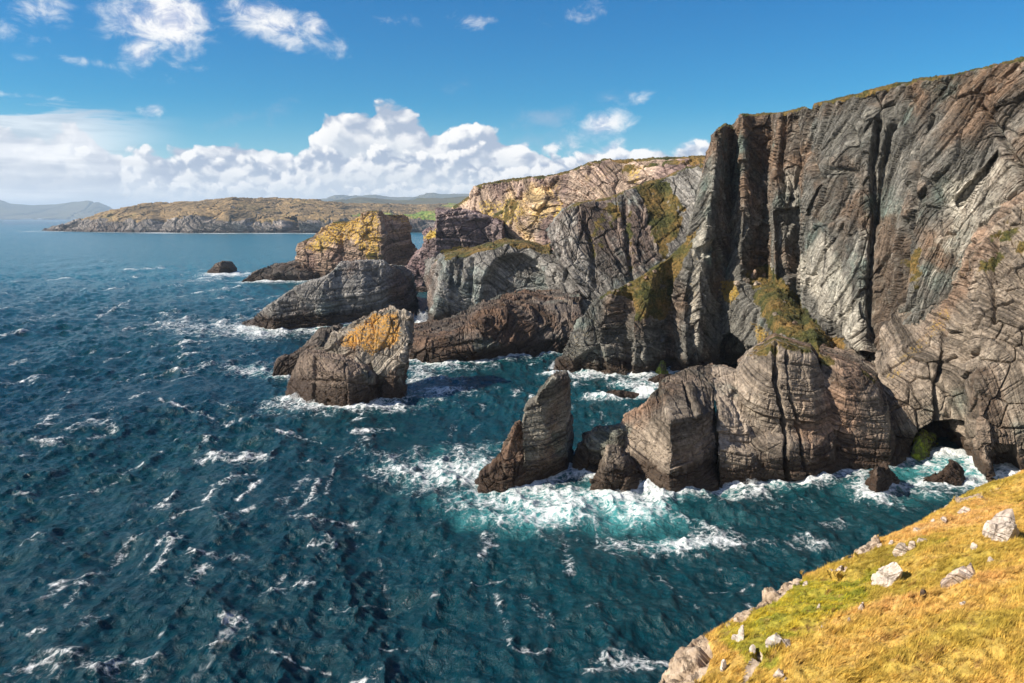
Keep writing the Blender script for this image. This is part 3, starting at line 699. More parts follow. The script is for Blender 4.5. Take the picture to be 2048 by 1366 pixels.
# --- gold stack, its apron and the small islet
gold = [M([[800,(588,540),(590,517,0),(593,489,1),(597,487,2),(606,485,5)],[792,(622,545),(622,515,0),(622,492,2),(628,476,6),(641,462,12)],[782,(655,548),(655,520,0),(656,490,4),(658,465,9),(664,445,14)],[774,(692,548),(692,520,0),(692,490,3),(697,462,8),(706,440,14)],
    [768,(718,548),(718,520,-3),(718,490,-1),(720,455,4),(725,426,10)],[764,(762,548),(762,520,0),(762,490,1),(762,455,4),(757,421,8)],[775,(778,548),(778,520,8),(778,490,10),(775,460,12),(772,430,18)],[795,(802,548),(802,515,0),(803,485,2),(806,455,6),(808,429,10)],[810,(836,545),(836,500,0),(826,485,2),(823,455,4),(816,436,8)]],
   back='stack', thick=60, sc=1.7, bed=(0.05, -0.2, 1), fold=(3, 60), seed=93, blurn=1, foam=0.3, ledge=1.5, turfup=0.8,
   lich=[([(600,500),(640,460),(665,440),(755,418),(765,450),(762,530),(735,525),(700,480),(640,510)], 12, 0.68), ([(770,430),(820,430),(822,450),(780,440)], 6, 0.55)],
   cracks=[([(680,470),(682,545)], 4, 5)])]
build('sea_stack', gold, ROCK['gold'], 'broad gold lit sea stack behind the grey headland', 'sea stack')
apron = [M([[(481,563),(495,553,2),(516,540,6),(520,537,9)],[(570,562),(568,550,1),(555,538,6),(548,529,12)],[(628,560),(625,548,2),(615,538,8),(600,524,16)],[(675,553),(672,545,4),(664,540,10),(650,532,18)]],
   back='stack', thick=50, sc=1.5, bed=(0.2, -0.2, 1), seed=94)]
build('sea_rock', apron, ROCK['dark'], 'dark sloping rock at the foot of the gold lit stack', 'sea rock')
isl = [M([[(412,546),(418,540,1),(425,534,2),(429,527,4)],[(440,547),(440,538,0),(440,530,2),(444,523,5)],[(474,544),(473,536,1),(470,529,3),(464,522,6)]], back='stack', thick=22, sc=0.9, seed=95, pxs=1.2)]
build('sea_rock', isl, ROCK['dark'], 'small dark islet ringed by surf off the gold lit stack', 'sea rock')

# --- small rocks in the coves
def small(colsx, mat, label, seed, sc=0.4, thick=6, cat='sea rock', foam=1.0, group=None):
    return build('sea_rock', [M(colsx, back='stack', thick=thick, sc=sc, seed=seed, pxs=1.2, foam=foam)], ROCK[mat], label, cat, group)
small([[(1733,976),(1736,960,0),(1742,945,1)],[(1752,995),(1752,965,-1),(1754,936,2)],[(1780,975),(1778,955,0),(1774,935,2)],[(1797,962),(1794,955,1),(1786,946,2)]], 'dark', 'dark boulder awash beside the cave mouth at the foot of the layered slabs', 101, thick=5)
small([[(1843,962),(1852,955,0),(1868,951,1)],[(1868,966),(1872,958,0),(1880,950,1)],[(1900,968),(1898,945,0),(1901,923,2)],[(1936,964),(1932,948,1),(1922,935,2)]], 'dark', 'jagged brown rock in foam in front of the large sea cave', 102, thick=5)
small([[(1196,793),(1203,788,0),(1215,784,1)],[(1240,796),(1240,790,0),(1238,782,1)],[(1292,792),(1282,788,1),(1262,785,2)]], 'dark', 'flat dark rock awash between the knoll and the layered slabs', 103, thick=6)
small([[(1093,745),(1094,741,0),(1095,738,0.3)],[(1098,746),(1098,741,0),(1097,737,0.3)]], 'dark', 'tiny dark pinnacle beside the left foot of the knoll', 104, sc=0.12, thick=1.0)
small([[(1294,766),(1296,758,0),(1304,755,1)],[(1330,768),(1330,758,0),(1330,748,2)],[(1352,764),(1350,755,0),(1342,750,2)]], 'tan', 'low tan rock between the knoll and the layered slabs', 105, thick=5)
small([[(950,966),(951,958,0),(955,956,0.5)],[(964,968),(963,960,0),(960,955,0.5)]], 'dark', 'little dark rock in surf left of the slim pointed stack', 106, sc=0.25, thick=2)

moss = build('cave_moss', [M([[196,(1820,925),(1824,898,0),(1830,872,4)],[194,(1838,930),(1838,890,1),(1842,862,5)],[195,(1856,930),(1852,905,0),(1856,868,5)],[199,(1880,930),(1876,908,2),(1872,876,7)]], push=((3,0),(6,-1)), side=5, sc=0.35, seed=131, pxs=1.4, foam=0)], MOSS, 'bright green mossy rock just inside the left side of the large sea cave', 'mossy rock', split=False)
moss2 = build('cave_moss', [M([[302,(1308,748),(1314,736,0),(1320,724,2)],[301,(1322,748),(1323,734,0),(1325,722,2)],[303,(1336,748),(1334,737,1),(1330,726,3)]], push=((2,0),(5,-1)), side=4, sc=0.35, seed=132, pxs=1.4, foam=0)], MOSS, 'bright green mossy patch at the waterline where the knoll meets the tall wall', 'mossy rock', split=False)
# ------------------------------------------------------------------ far peninsula and hills
def moor_mat():
    m, t = new_mat('moor_turf')
    P = t.add('ShaderNodeNewGeometry').outputs['Position']
    n = t.noise(t.vmath('MULTIPLY', P, (1, 0.35, 3)), 0.006, 8, 0.65)
    c = t.ramp(n, (0.32, (0.09, 0.072, 0.042)), (0.45, (0.19, 0.14, 0.08)), (0.56, (0.30, 0.21, 0.11)), (0.70, (0.15, 0.135, 0.06)))
    n2 = t.noise(P, 0.03, 6, 0.7)
    c = t.mix(t.math('MULTIPLY', t.rng(n2, 0.48, 0.66), 0.85), c, (0.075, 0.06, 0.04))
    c = t.mix(t.math('MULTIPLY', t.rng(t.noise(P, 0.05, 5, 0.7), 0.62, 0.7), 0.6), c, (0.40, 0.36, 0.31))
    g = t.rng(t.math('ADD', t.attr('lich'), t.math('MULTIPLY', t.math('SUBTRACT', t.noise(P, 0.01, 4), 0.5), 0.8)), 0.4, 0.6)
    c = t.mix(g, c, t.mix(t.rng(t.noise(P, 0.008, 3), .45, .55), (0.17, 0.24, 0.05), (0.29, 0.28, 0.08)))
    b = t.add('ShaderNodeBump', ins={'Strength': 0.6, 'Distance': 6.0, 'Height': n2})
    bs = t.add('ShaderNodeBsdfPrincipled', ins={'Base Color': c, 'Roughness': 0.95, 'Normal': b.outputs[0]})
    bs.inputs['Specular IOR Level'].default_value = 0.1
    t.add('ShaderNodeOutputMaterial', ins={0: bs.outputs[0]})
    return m
MOOR = moor_mat()
pen = M([
 [(84,461.5),(90,461,5),(96,460.6,10),(100,460,20),(106,459,40)],
 [(130,463),(135,458,20),(140,453,40),(145,450,120),(150,445,200)],
 [(190,464),(195,455,30),(205,446,60),(212,438,150),(222,423,300)],
 [(260,465),(265,452,40),(272,440,80),(278,428,250),(290,409,500)],
 [(320,465),(325,450,30),(335,436,80),(340,422,300),(352,406,600)],
 [(380,466),(385,450,20),(395,432,60),(405,418,300),(425,401,700)],
 [(450,466),(455,445,-20),(460,420,80),(465,408,300),(465,397,500)],
 [(500,466),(500,448,20),(500,432,80),(505,414,400),(505,400,700)],
 [(560,466),(560,455,0),(560,445,60),(565,425,400),(555,398,900)],
 [(590,466),(590,445,-30),(590,434,40),(595,418,400),(600,400,900)],
 [(640,466),(640,446,0),(640,434,60),(645,418,500),(645,402,1000)],
 [(690,466),(690,447,0),(690,436,80),(695,422,600),(690,408,1300)],
 [(760,465),(760,450,0),(760,440,80),(760,428,600),(760,409,1500)],
 [(830,465),(830,452,0),(830,442,80),(830,432,800),(835,410,2200)],
 [(890,465),(890,455,0),(890,446,60),(890,432,800),(890,409,2400)],
 [(980,465),(980,455,0),(980,446,60),(980,432,800),(980,409,2400)],
 [(1100,465),(1100,455,0),(1100,446,60),(1100,432,800),(1100,412,2400)]],
 pxs=1.3, push=((200, 4), (900, -40)), side=600, sc=9, amp=1.0, bed=(0.3, -0.1, 0.9), fold=(40, 400), seed=111, foam=0, turfup=0.80, turfz=(30, 60),
 turf=[([(500,402),(560,396),(700,405),(1100,405),(1100,446),(830,441),(690,436),(640,433),(600,431),(560,440),(520,440),(505,425)], 3, 0.95), ([(210,424),(290,409),(430,400),(500,398),(500,404),(440,408),(330,420),(280,428),(215,438)], 4, 0.5), ([(140,445),(220,425),(270,432),(200,446)], 4, 0.4)],
 lich=[([(800,432),(850,424),(945,418),(945,446),(840,440)], 3, 1.0), ([(690,430),(760,424),(800,430),(740,436)], 2, 0.55), ([(940,398),(880,412),(930,420)], 2, 0.6)],
 recess=[([(452,422),(500,408),(520,420),(505,440),(470,438)], 90, 5), ([(564,462),(566,436),(592,434),(598,464)], 110, 2), ([(300,420),(318,416),(330,440),(316,456),(305,440)], 70, 4), ([(395,420),(420,408),(440,425),(410,440)], 70, 5)])
build('peninsula', [pen], ROCK['far'], 'long low brown peninsula with a rocky shore across the bay', 'peninsula', kind='structure', turfname='moorland', turfmat=MOOR)

def hill_mat():
    m, t = new_mat('far_hill_heath')
    P = t.add('ShaderNodeNewGeometry').outputs['Position']
    c = t.ramp(t.noise(P, 0.0012, 7, 0.65), (0.35, (0.055, 0.06, 0.035)), (0.55, (0.11, 0.095, 0.055)), (0.7, (0.10, 0.11, 0.05)))
    bs = t.add('ShaderNodeBsdfPrincipled', ins={'Base Color': c, 'Roughness': 0.95})
    bs.inputs['Specular IOR Level'].default_value = 0.1
    t.add('ShaderNodeOutputMaterial', ins={0: bs.outputs[0]})
    return m
HILL = hill_mat()
def hill(name, ridge, D, depth, label, seed, rough=1.0):
    cols = [[D, (x, 436.0), (x, 436 - (436 - y) * 0.35, depth * 0.25), (x, 436 - (436 - y) * 0.75, depth * 0.6), (x, y, depth)] for x, y in ridge]
    v = M(cols, pxs=2.0, push=((depth * 0.3, -60), (depth, -D * 0.02)), side=depth, sc=D * 0.012, amp=0.22 * rough, wob=0.5, seed=seed, foam=0, bed=(0, 0, 1))
    build(name, [v], HILL, label, 'hill', kind='structure', split=False)
hill('hill', [(-160,398),(-60,402),(0,404),(20,411),(60,413),(110,410),(140,405),(175,400),(195,404),(215,413),(235,424),(250,434)], 23000, 3000, 'faint blue hills across the sea on the left horizon', 121)
hill('hill', [(480,433),(560,415),(595,400),(640,396),(670,392),(700,387),(750,383),(775,388),(800,393),(830,390),(855,384),(880,390),(930,390),(990,388),(1060,395),(1150,405)], 19000, 3000, 'faint blue mountains behind the moorland of the peninsula', 122)
hill('hill', [(600,420),(660,404),(700,398),(725,395),(790,399),(830,398),(900,395),(940,391),(1000,392),(1100,400)], 9000, 1500, 'nearer dark low hills just behind the moorland of the peninsula', 123)
# ------------------------------------------------------------------ the sea
def sea_mat():
    m, t = new_mat('sea_water')
    P = t.add('ShaderNodeNewGeometry').outputs['Position']
    foam = t.attr('foam'); aer = t.attr('aer')
    big = t.noise(P, 0.006, 4, 0.5)
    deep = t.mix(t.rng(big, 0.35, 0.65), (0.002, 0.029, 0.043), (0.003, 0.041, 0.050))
    deep = t.mix(t.attr('bay'), deep, (0.010, 0.125, 0.165))  # brighter far water: light between cloud shadows painted into its colour
    an = t.noise(P, 0.12, 6, 0.65)
    af = t.rng(t.math('ADD', aer, t.math('MULTIPLY', t.math('SUBTRACT', an, 0.5), 0.8)), 0.18, 0.85)
    c = t.mix(af, deep, (0.05, 0.25, 0.26))
    # foam: lace of bubbles, broken up
    wp = t.vmath('ADD', P, t.vmath('SCALE', t.add('ShaderNodeTexNoise', ins={'Vector': P, 'Scale': 0.22, 'Detail': 5.0, 'Roughness': 0.6}).outputs['Color'], scale=3.2))
    v1 = t.voro(wp, 0.28, 'DISTANCE_TO_EDGE'); v2 = t.voro(wp, 0.75, 'DISTANCE_TO_EDGE')
    lace = t.math('MAXIMUM', t.rng(v1, 0.0, 0.20, 1, 0), t.math('MULTIPLY', t.rng(v2, 0.0, 0.22, 1, 0), 0.8))
    fn = t.noise(t.vmath('MULTIPLY', P, (1.0, 0.7, 1)), 0.7, 8, 0.78, 0.5)
    fn2 = t.noise(P, 0.09, 5, 0.6)
    tex = t.math('ADD', t.math('ADD', t.math('MULTIPLY', fn, 0.80), t.math('MULTIPLY', lace, 0.13)), t.math('MULTIPLY', fn2, 0.45))
    f = t.rng(t.math('ADD', foam, t.math('MULTIPLY', t.math('SUBTRACT', tex, 0.645), 2.4)), 0.44, 1.02)
    f = t.math('MULTIPLY', t.math('MULTIPLY', f, t.rng(foam, 0.02, 0.18)), t.rng(t.noise(P, 1.9, 5, 0.75), 0.30, 0.62, 0.35, 1.0))
    # small scattered whitecaps of the open sea, drawn out along the wave crests
    cv = t.vmath('MULTIPLY', P, (0.11, 0.032, 0.0))
    w1 = t.noise(t.vmath('ADD', cv, t.vmath('SCALE', t.add('ShaderNodeTexNoise', ins={'Vector': P, 'Scale': 0.05}).outputs['Color'], scale=0.7)), 1.0, 6, 0.62)
    wc = t.math('MULTIPLY', t.rng(w1, 0.64, 0.72), t.rng(fn, 0.45, 0.6))
    wc = t.math('MULTIPLY', wc, t.rng(t.noise(P, 0.011, 2), 0.42, 0.6))
    f = t.math('MAXIMUM', f, t.math('MULTIPLY', wc, 0.85))
    h = t.math('ADD', t.math('MULTIPLY', t.noise(t.vmath('MULTIPLY', P, (1, 0.62, 1)), 0.62, 6, 0.66, 0.6), 1.0), t.math('MULTIPLY', t.noise(t.vmath('MULTIPLY', P, (1, 0.55, 1)), 0.13, 4, 0.55, 0.5), 1.6))
    h = t.math('ADD', h, t.math('MULTIPLY', t.noise(t.vmath('MULTIPLY', P, (1, 0.5, 1)), 0.038, 3, 0.5, 0.4), 3.2))
    b = t.add('ShaderNodeBump', ins={'Strength': 1.0, 'Distance': 1.15, 'Height': h})
    ws = t.add('ShaderNodeBsdfPrincipled', ins={'Base Color': c, 'Roughness': 0.2, 'IOR': 1.333, 'Normal': b.outputs[0]})
    fb = t.add('ShaderNodeBump', ins={'Strength': 0.6, 'Distance': 0.8, 'Height': fn})
    fs = t.add('ShaderNodeBsdfDiffuse', ins={'Color': (0.82, 0.84, 0.84, 1), 'Normal': fb.outputs[0]})
    mx = t.add('ShaderNodeMixShader', ins={0: f, 1: ws.outputs[0], 2: fs.outputs[0]})
    t.add('ShaderNodeOutputMaterial', ins={0: mx.outputs[0]})
    return m

def make_sea():
    pys = np.concatenate([np.linspace(1660, 1400, 60, endpoint=False), np.linspace(1400, 560, 640, endpoint=False), np.linspace(560, 438.0, 130)])
    D = np.array([seaD(1024, y) for y in pys])
    tan = np.linspace(-0.86, 0.86, 1500)
    X = D[:, None] * tan[None, :]; Y = np.repeat(D[:, None], len(tan), 1)
    dxs = np.repeat((D * (tan[1] - tan[0]))[:, None], len(tan), 1); dys = np.repeat(np.abs(np.gradient(D))[:, None], len(tan), 1)
    nr, ncl = X.shape
    x = X.ravel(); y = Y.ravel(); dx = dxs.ravel(); dy = dys.ravel()
    z = np.zeros_like(x); ox = np.zeros_like(x); oy = np.zeros_like(x)
    sel = np.where(y < 1600)[0]
    xs, ys = x[sel], y[sel]
    zz = np.zeros(len(sel)); hx = np.zeros(len(sel)); hy = np.zeros(len(sel))
    r = np.random.default_rng(3)
    amp_mod = 0.75 + 0.5 * fbm(np.stack([xs / 60, ys / 60, xs * 0], 1), 2, 5)
    for i in range(110):
        L = 1.5 * (26 / 1.5) ** r.random()
        th = R(12) + r.normal(0, R(42))
        a = 0.0160 * L ** 0.72 * (0.6 + 0.8 * r.random())
        k = 2 * math.pi / L; cx, cy = math.cos(th), math.sin(th)
        w = np.minimum(sstep(1.8, 3.5, L / max(abs(cx), 1e-3) / dx[sel]), sstep(1.8, 3.5, L / max(abs(cy), 1e-3) / dy[sel]))
        ph = k * (cx * xs + cy * ys) + r.random() * 6.28
        s, c = np.sin(ph), np.cos(ph)
        aw = a * w * amp_mod
        zz += aw * s; hx += aw * c * cx * 0.55; hy += aw * c * cy * 0.55
    z[sel] = zz; ox[sel] = hx; oy[sel] = hy
    q = topix(np.stack([x, y, x * 0], 1))
    px, py = q[:, 0], q[:, 1]
    foam = np.zeros(len(x)); aer = np.zeros(len(x))
    # surf along every rock foot
    for line, st in WATERLINE:
        for i in range(len(line) - 1):
            a, b = line[i], line[i + 1]
            wd = (5.5 if a[1] < 400 else 9.0)
            pad = wd * 3.2
            m_ = np.where((x > min(a[0], b[0]) - pad) & (x < max(a[0], b[0]) + pad) & (y > min(a[1], b[1]) - pad) & (y < max(a[1], b[1]) + pad))[0]
            if not len(m_): continue
            d = polydist(np.stack([x[m_], y[m_]], 1), [a, b], False)
            foam[m_] = np.maximum(foam[m_], st * 0.74 * np.exp(-(d / wd) ** 1.6))
            aer[m_] = np.maximum(aer[m_], 0.45 * np.exp(-(d / (wd * 1.5)) ** 2))
    # broken water: cx, cy, rx, ry, foam, aerated
    for cx, cy, rx, ry, k, ka in [
        (890,940,150,48,0.80,0.55),(960,930,70,50,0.85,0.6),(790,925,70,35,0.45,0.3),(1010,1000,130,32,0.80,0.75),(1150,1000,160,28,0.85,0.85),(1080,1035,150,30,0.62,0.9),(1230,1030,150,36,0.55,0.95),
        (1330,1090,150,24,0.62,0.55),(1440,1085,110,16,0.55,0.2),(1400,1045,110,22,0.42,0.4),(1300,995,120,16,0.72,0.6),(1480,985,90,13,0.70,0.4),(1560,1010,60,10,0.3,0.2),(1640,1045,70,12,0.42,0.1),(1600,1090,60,18,0.35,0.1),(1510,1140,60,10,0.3,0.0),
        (650,805,150,22,0.72,0.45),(750,812,110,16,0.80,0.45),(570,812,80,20,0.6,0.3),(860,780,90,22,0.55,0.4),(830,755,60,18,0.6,0.4),(870,735,110,10,0.6,0.4),(1000,716,130,7,0.55,0.3),
        (450,655,150,22,0.62,0.25),(520,665,90,15,0.8,0.35),(620,662,130,7,0.66,0.3),(350,640,100,14,0.35,0.1),(510,740,65,15,0.75,0.5),(560,752,60,8,0.6,0.4),(700,672,80,6,0.4,0.2),
        (845,640,28,18,0.95,0.4),(890,660,70,8,0.7,0.6),(940,655,50,5,0.6,0.4),
        (1130,745,40,9,0.8,0.3),(1200,752,80,7,0.8,0.4),(1300,752,70,6,0.6,0.4),(1270,770,70,10,0.6,0.5),(1320,775,40,16,0.7,0.5),(1210,795,60,6,0.7,0.4),(1160,768,26,5,0.6,0.2),
        (1890,935,100,22,0.62,1.0),(1960,945,60,18,0.6,0.9),(1850,925,40,10,0.8,0.7),(1770,985,70,22,0.70,0.5),(1860,985,80,15,0.55,0.5),(1720,945,40,8,0.6,0.3),(2010,950,50,16,0.7,0.5),(1930,1000,60,8,0.35,0.4),
        (450,549,70,6,0.85,0.3),(530,563,90,4,0.75,0.3),(620,563,60,3,0.8,0.3),(420,560,90,7,0.4,0.1),(870,465,40,2,0.6,0.1),(620,640,40,4,.3,.1),
        (130,462,60,2.0,0.8,0.0),(230,464.5,70,1.5,0.6,0.0),(330,465.5,80,1.8,0.85,0.0),(440,466.5,80,1.6,0.75,0.0),(540,466.5,80,1.6,0.75,0),(620,467,50,1.5,0.7,0),(60,463,30,1,0.6,0),
        (100,885,30,10,0.5,0),(700,1355,45,12,0.7,0.1),(230,1335,80,26,0.55,0.05),(180,1240,40,14,0.45,0),(475,1250,30,14,0.5,0),(235,1130,40,14,0.4,0),(265,1150,22,12,0.4,0),(680,1090,40,10,0.5,0.1),(495,915,34,10,0.55,0.05),(40,1350,80,24,0.5,0),(430,1120,60,8,0.3,0),(1250,1340,90,14,0.45,0.2),(1180,1350,60,10,0.4,0.2),(420,1300,90,7,0.3,0)]:
        e = ((px - cx) / rx) ** 2 + ((py - cy) / ry) ** 2
        m_ = e < 6
        foam[m_] = np.maximum(foam[m_], k * 0.87 * np.exp(-e[m_] * 0.9)); aer[m_] = np.maximum(aer[m_], ka * 0.85 * np.exp(-e[m_] * 0.6))
    # breaking crests: x0, y0, x1, y1, half width
    for x0, y0, x1, y1, w in [
        (205,724,263,700,2),(234,766,297,746,2),(127,793,146,773,4),(88,851,98,832,5),(132,863,215,832,5),(190,876,224,861,3),(246,939,322,895,4),(400,927,451,897,5),(468,927,531,915,5),(439,978,512,949,3),(409,1005,424,988,4),
        (29,990,90,983,5),(117,990,195,968,3),(234,1044,312,1010,3),(312,1010,363,978,6),(575,1037,624,1031,3),(648,1041,736,1027,6),(609,1093,680,1088,3),(5,1100,73,1070,4),(98,1178,224,1134,3),(522,1183,612,1168,6),
        (0,1352,132,1314,7),(185,1353,302,1319,9),(405,1307,507,1285,4),(527,1300,653,1324,4),(667,1355,741,1355,8),(49,1270,83,1263,3),(795,1195,873,1190,2),(320,800,430,835,3),(250,660,340,640,3),(270,630,360,625,2),
        (190,640,260,600,2),(300,690,430,680,2),(430,800,480,830,3),(560,870,640,880,2),(700,870,790,860,2),(600,930,620,925,2),(1040,1310,1110,1300,3),(940,1170,1010,1160,2),(860,1100,900,1096,2),(1420,1180,1500,1170,3),(20,730,60,720,2),
        (340,720,420,700,2),(480,600,560,590,2),(380,585,470,575,2),(60,640,110,630,2),(90,560,140,556,1.5),(250,540,330,536,1.5),(200,580,250,575,1.5),(640,1220,700,1210,3),(130,1080,190,1060,3),(760,1290,820,1280,3)]:
        d = polydist(np.stack([px, py * 1.6], 1), [(x0, y0 * 1.6), (x1, y1 * 1.6)], False)
        m_ = d < w * 5
        foam[m_] = np.maximum(foam[m_], 0.53 * np.exp(-(d[m_] / (w * 1.3)) ** 1.4))
        m_ = d < w * 9
        foam[m_] = np.maximum(foam[m_], 0.26 * np.exp(-(d[m_] / (w * 4.0)) ** 2))
    # lesser crests all over the open water
    rr = np.random.default_rng(21)
    for i in range(230):
        cy = 110 * (1100 / 110) ** rr.random(); cx = cy * rr.uniform(-0.75, 0.35)
        if cx > 60: continue
        ln = rr.uniform(2.5, 8) * (1 + cy / 500); th = math.pi / 2 - R(12) + rr.normal(0, 0.35); wd = rr.uniform(0.35, 0.9) * (1 + cy / 260)
        m_ = np.where((np.abs(x - cx) < ln + 8) & (np.abs(y - cy) < ln + 8))[0]
        if not len(m_): continue
        d = polydist(np.stack([x[m_], y[m_]], 1), [(cx - ln * math.cos(th), cy - ln * math.sin(th)), (cx + ln * math.cos(th), cy + ln * math.sin(th))], False)
        foam[m_] = np.maximum(foam[m_], rr.uniform(0.28, 0.46) * np.exp(-(d / wd) ** 1.5))
    for L, th, a in ((62, 0.1, 0.40), (44, 0.42, 0.30), (83, -0.15, 0.42)):
        k = 2 * math.pi / L; fade = 1 - sstep(700, 1500, ys)
        zz += a * fade * np.sin(k * (math.cos(th) * xs + math.sin(th) * ys) + L)
    z[sel] = zz
    crest = np.zeros(len(x)); crest[sel] = zz
    foam = foam + np.where(foam > 0.05, np.clip(crest, -0.6, 0.9) * 0.16, 0)
    foam += 0.30 * np.clip(crest - 1.25, 0, 1)
    churn = sstep(0.35, 0.8, foam) * (y < 900)
    z = z + churn * (0.55 * np.abs(fbm(np.stack([x / 3.0, y / 3.0, x * 0], 1), 4, 77)) + 0.25)
    V = np.stack([x + ox, y + oy, z], 1)
    I = np.arange(nr * ncl).reshape(nr, ncl)
    Fq = np.stack([I[:-1, :-1], I[:-1, 1:], I[1:, 1:], I[1:, :-1]], -1).reshape(-1, 4)
    o = obj('sea', mesh_from('sea', V, Fq, dict(bay=sstep(420, 950, y) * (1 - sstep(3500, 9000, y)) * 0.9, foam=np.clip(foam, 0, 1.3), aer=np.clip(aer, 0, 1))), sea_mat())  # bay masks the far water that is painted brighter
    tag(o, 'dark teal ocean with whitecaps and surf around the rocks', kind='structure')
make_sea()

# --- spray thrown up where swell meets rock: fine droplets
def make_spray():
    r = np.random.default_rng(5)
    V = []
    for px, py, w, h, n in [(530,648,18,22,2600),(560,655,10,24,1500),(512,655,22,8,1500),(846,640,16,22,2200),(1042,968,9,24,2600),(1010,978,26,10,2600),(1010,975,5,18,1200),(1290,972,24,10,2200),(1500,966,18,12,1800),(1165,958,20,10,1600),(1240,985,30,8,2200),(1275,972,10,16,1600),
                            (640,806,34,8,2200),(590,798,20,12,1400),(745,806,30,8,2000),(1105,738,8,14,900),(1180,748,30,5,1200),(1765,990,20,8,1400),(1920,955,14,16,1600),(1940,960,22,8,1500),(140,459.5,20,2,500),(330,463,40,2,700),(455,464,30,2,600),(560,464.5,24,2,500)]:
        c = seaP(px, py); k = c[1] / FPX
        t = r.random(n) ** 1.7
        x = c[0] + r.normal(0, 0.5, n) * w * k * (1 - 0.55 * t)
        y = c[1] + r.normal(0, 0.35, n) * min(w, 20) * k
        z = t * h * k * (0.75 + 0.25 * np.sin(x / k / w * 5 + px)) + 0.2
        s = k * (0.35 + 0.75 * r.random(n))
        P = np.stack([x, y, z], 1)
        e = r.normal(size=(n, 3, 3)) * s[:, None, None] * 0.6
        V.append((P[:, None, :] + e).reshape(-1, 3))
    V = np.concatenate(V)
    m, t = new_mat('sea_spray')
    d = t.add('ShaderNodeBsdfDiffuse', ins={'Color': (0.85, 0.87, 0.88, 1)}); tr = t.add('ShaderNodeBsdfTranslucent', ins={'Color': (0.85, 0.87, 0.88, 1)})
    mx = t.add('ShaderNodeMixShader', ins={0: 0.5, 1: d.outputs[0], 2: tr.outputs[0]})
    t.add('ShaderNodeOutputMaterial', ins={0: mx.outputs[0]})
    o = obj('spray', mesh_from('spray', V, np.arange(len(V)).reshape(-1, 3)), m)
    tag(o, 'white spray flung up where the swell breaks on the rocks', kind='stuff')
make_spray()
# ------------------------------------------------------------------ grassy slope in the foreground
def grass_color(t, P, dark=1.0):
    n = t.noise(P, 0.10, 6, 0.62)
    c = t.ramp(n, (0.30, (0.28, 0.22, 0.04)), (0.40, (0.42, 0.31, 0.06)), (0.50, (0.54, 0.365, 0.09)), (0.62, (0.60, 0.365, 0.125)), (0.75, (0.60, 0.42, 0.20)))
    g = t.attr('green')
    gn = t.rng(t.math('ADD', g, t.math('MULTIPLY', t.math('SUBTRACT', t.noise(P, 0.22, 6, 0.65), 0.5), 1.3)), 0.42, 0.68)
    c = t.mix(t.math('MULTIPLY', gn, 0.85), c, t.mix(t.rng(t.noise(P, 0.5, 4), 0.4, 0.65), (0.23, 0.25, 0.03), (0.44, 0.36, 0.045)))
    n3 = t.noise(P, 1.1, 5, 0.7)
    c = t.mix(t.math('MULTIPLY', t.rng(n3, 0.54, 0.68), 0.75), c, (0.27, 0.15, 0.055))
    k = t.rng(t.noise(P, 2.6, 4, 0.7), 0.3, 0.7, 0.5 * dark, 1.5 * dark, smooth=False)
    return t.mix(1.0, c, t.add('ShaderNodeCombineColor', ins={0: k, 1: k, 2: k}).outputs[0], 'MULTIPLY')

def blade_mat():
    m, t = new_mat('dry_grass')
    P = t.add('ShaderNodeNewGeometry').outputs['Position']
    c = grass_color(t, P, 1.15)
    fl = t.math('MULTIPLY', t.rng(t.attr('rnd'), 0.955, 0.96), t.rng(t.attr('green'), 0.3, 0.6))
    c = t.mix(fl, c, (0.75, 0.55, 0.02))
    k = t.rng(t.attr('rnd'), 0, 1, 0.75, 1.25, smooth=False)
    c = t.mix(1.0, c, t.add('ShaderNodeCombineColor', ins={0: k, 1: k, 2: k}).outputs[0], 'MULTIPLY')
    d = t.add('ShaderNodeBsdfDiffuse', ins={'Color': c}); tr = t.add('ShaderNodeBsdfTranslucent', ins={'Color': c})
    mx = t.add('ShaderNodeMixShader', ins={0: 0.35, 1: d.outputs[0], 2: tr.outputs[0]})
    t.add('ShaderNodeOutputMaterial', ins={0: mx.outputs[0]})
    return m

def soil_mat():
    m, t = new_mat('slope_turf')
    P = t.add('ShaderNodeNewGeometry').outputs['Position']
    c = grass_color(t, P, 0.85)
    # bare rock of the rim
    T = t.rng(t.math('ADD', t.attr('turf'), t.math('MULTIPLY', t.math('SUBTRACT', t.noise(P, 0.8, 5, 0.7), 0.5), 0.9)), 0.42, 0.58)
    rn = t.noise(P, 0.9, 7, 0.7)
    rc = t.ramp(rn, (0.3, (0.16, 0.12, 0.09)), (0.45, (0.38, 0.29, 0.21)), (0.58, (0.50, 0.40, 0.30)), (0.72, (0.62, 0.53, 0.43)))
    sv = t.noise(t.vmath('MULTIPLY', P, (2.2, 0.5, 1.2)), 1.3, 5, 0.7)
    rc = t.mix(t.rng(sv, 0.50, 0.62), rc, (0.12, 0.09, 0.065))
    rc = t.mix(t.math('MULTIPLY', t.rng(t.noise(P, 0.7, 4), 0.62, 0.7), 0.7), rc, (0.40, 0.26, 0.05))
    c = t.mix(T, rc, c)
    b = t.add('ShaderNodeBump', ins={'Strength': 0.8, 'Distance': 0.25, 'Height': t.math('ADD', rn, t.math('MULTIPLY', sv, 0.6))})
    bs = t.add('ShaderNodeBsdfPrincipled', ins={'Base Color': c, 'Roughness': 0.95, 'Normal': b.outputs[0]})
    bs.inputs['Specular IOR Level'].default_value = 0.15
    t.add('ShaderNodeOutputMaterial', ins={0: bs.outputs[0]})
    return m

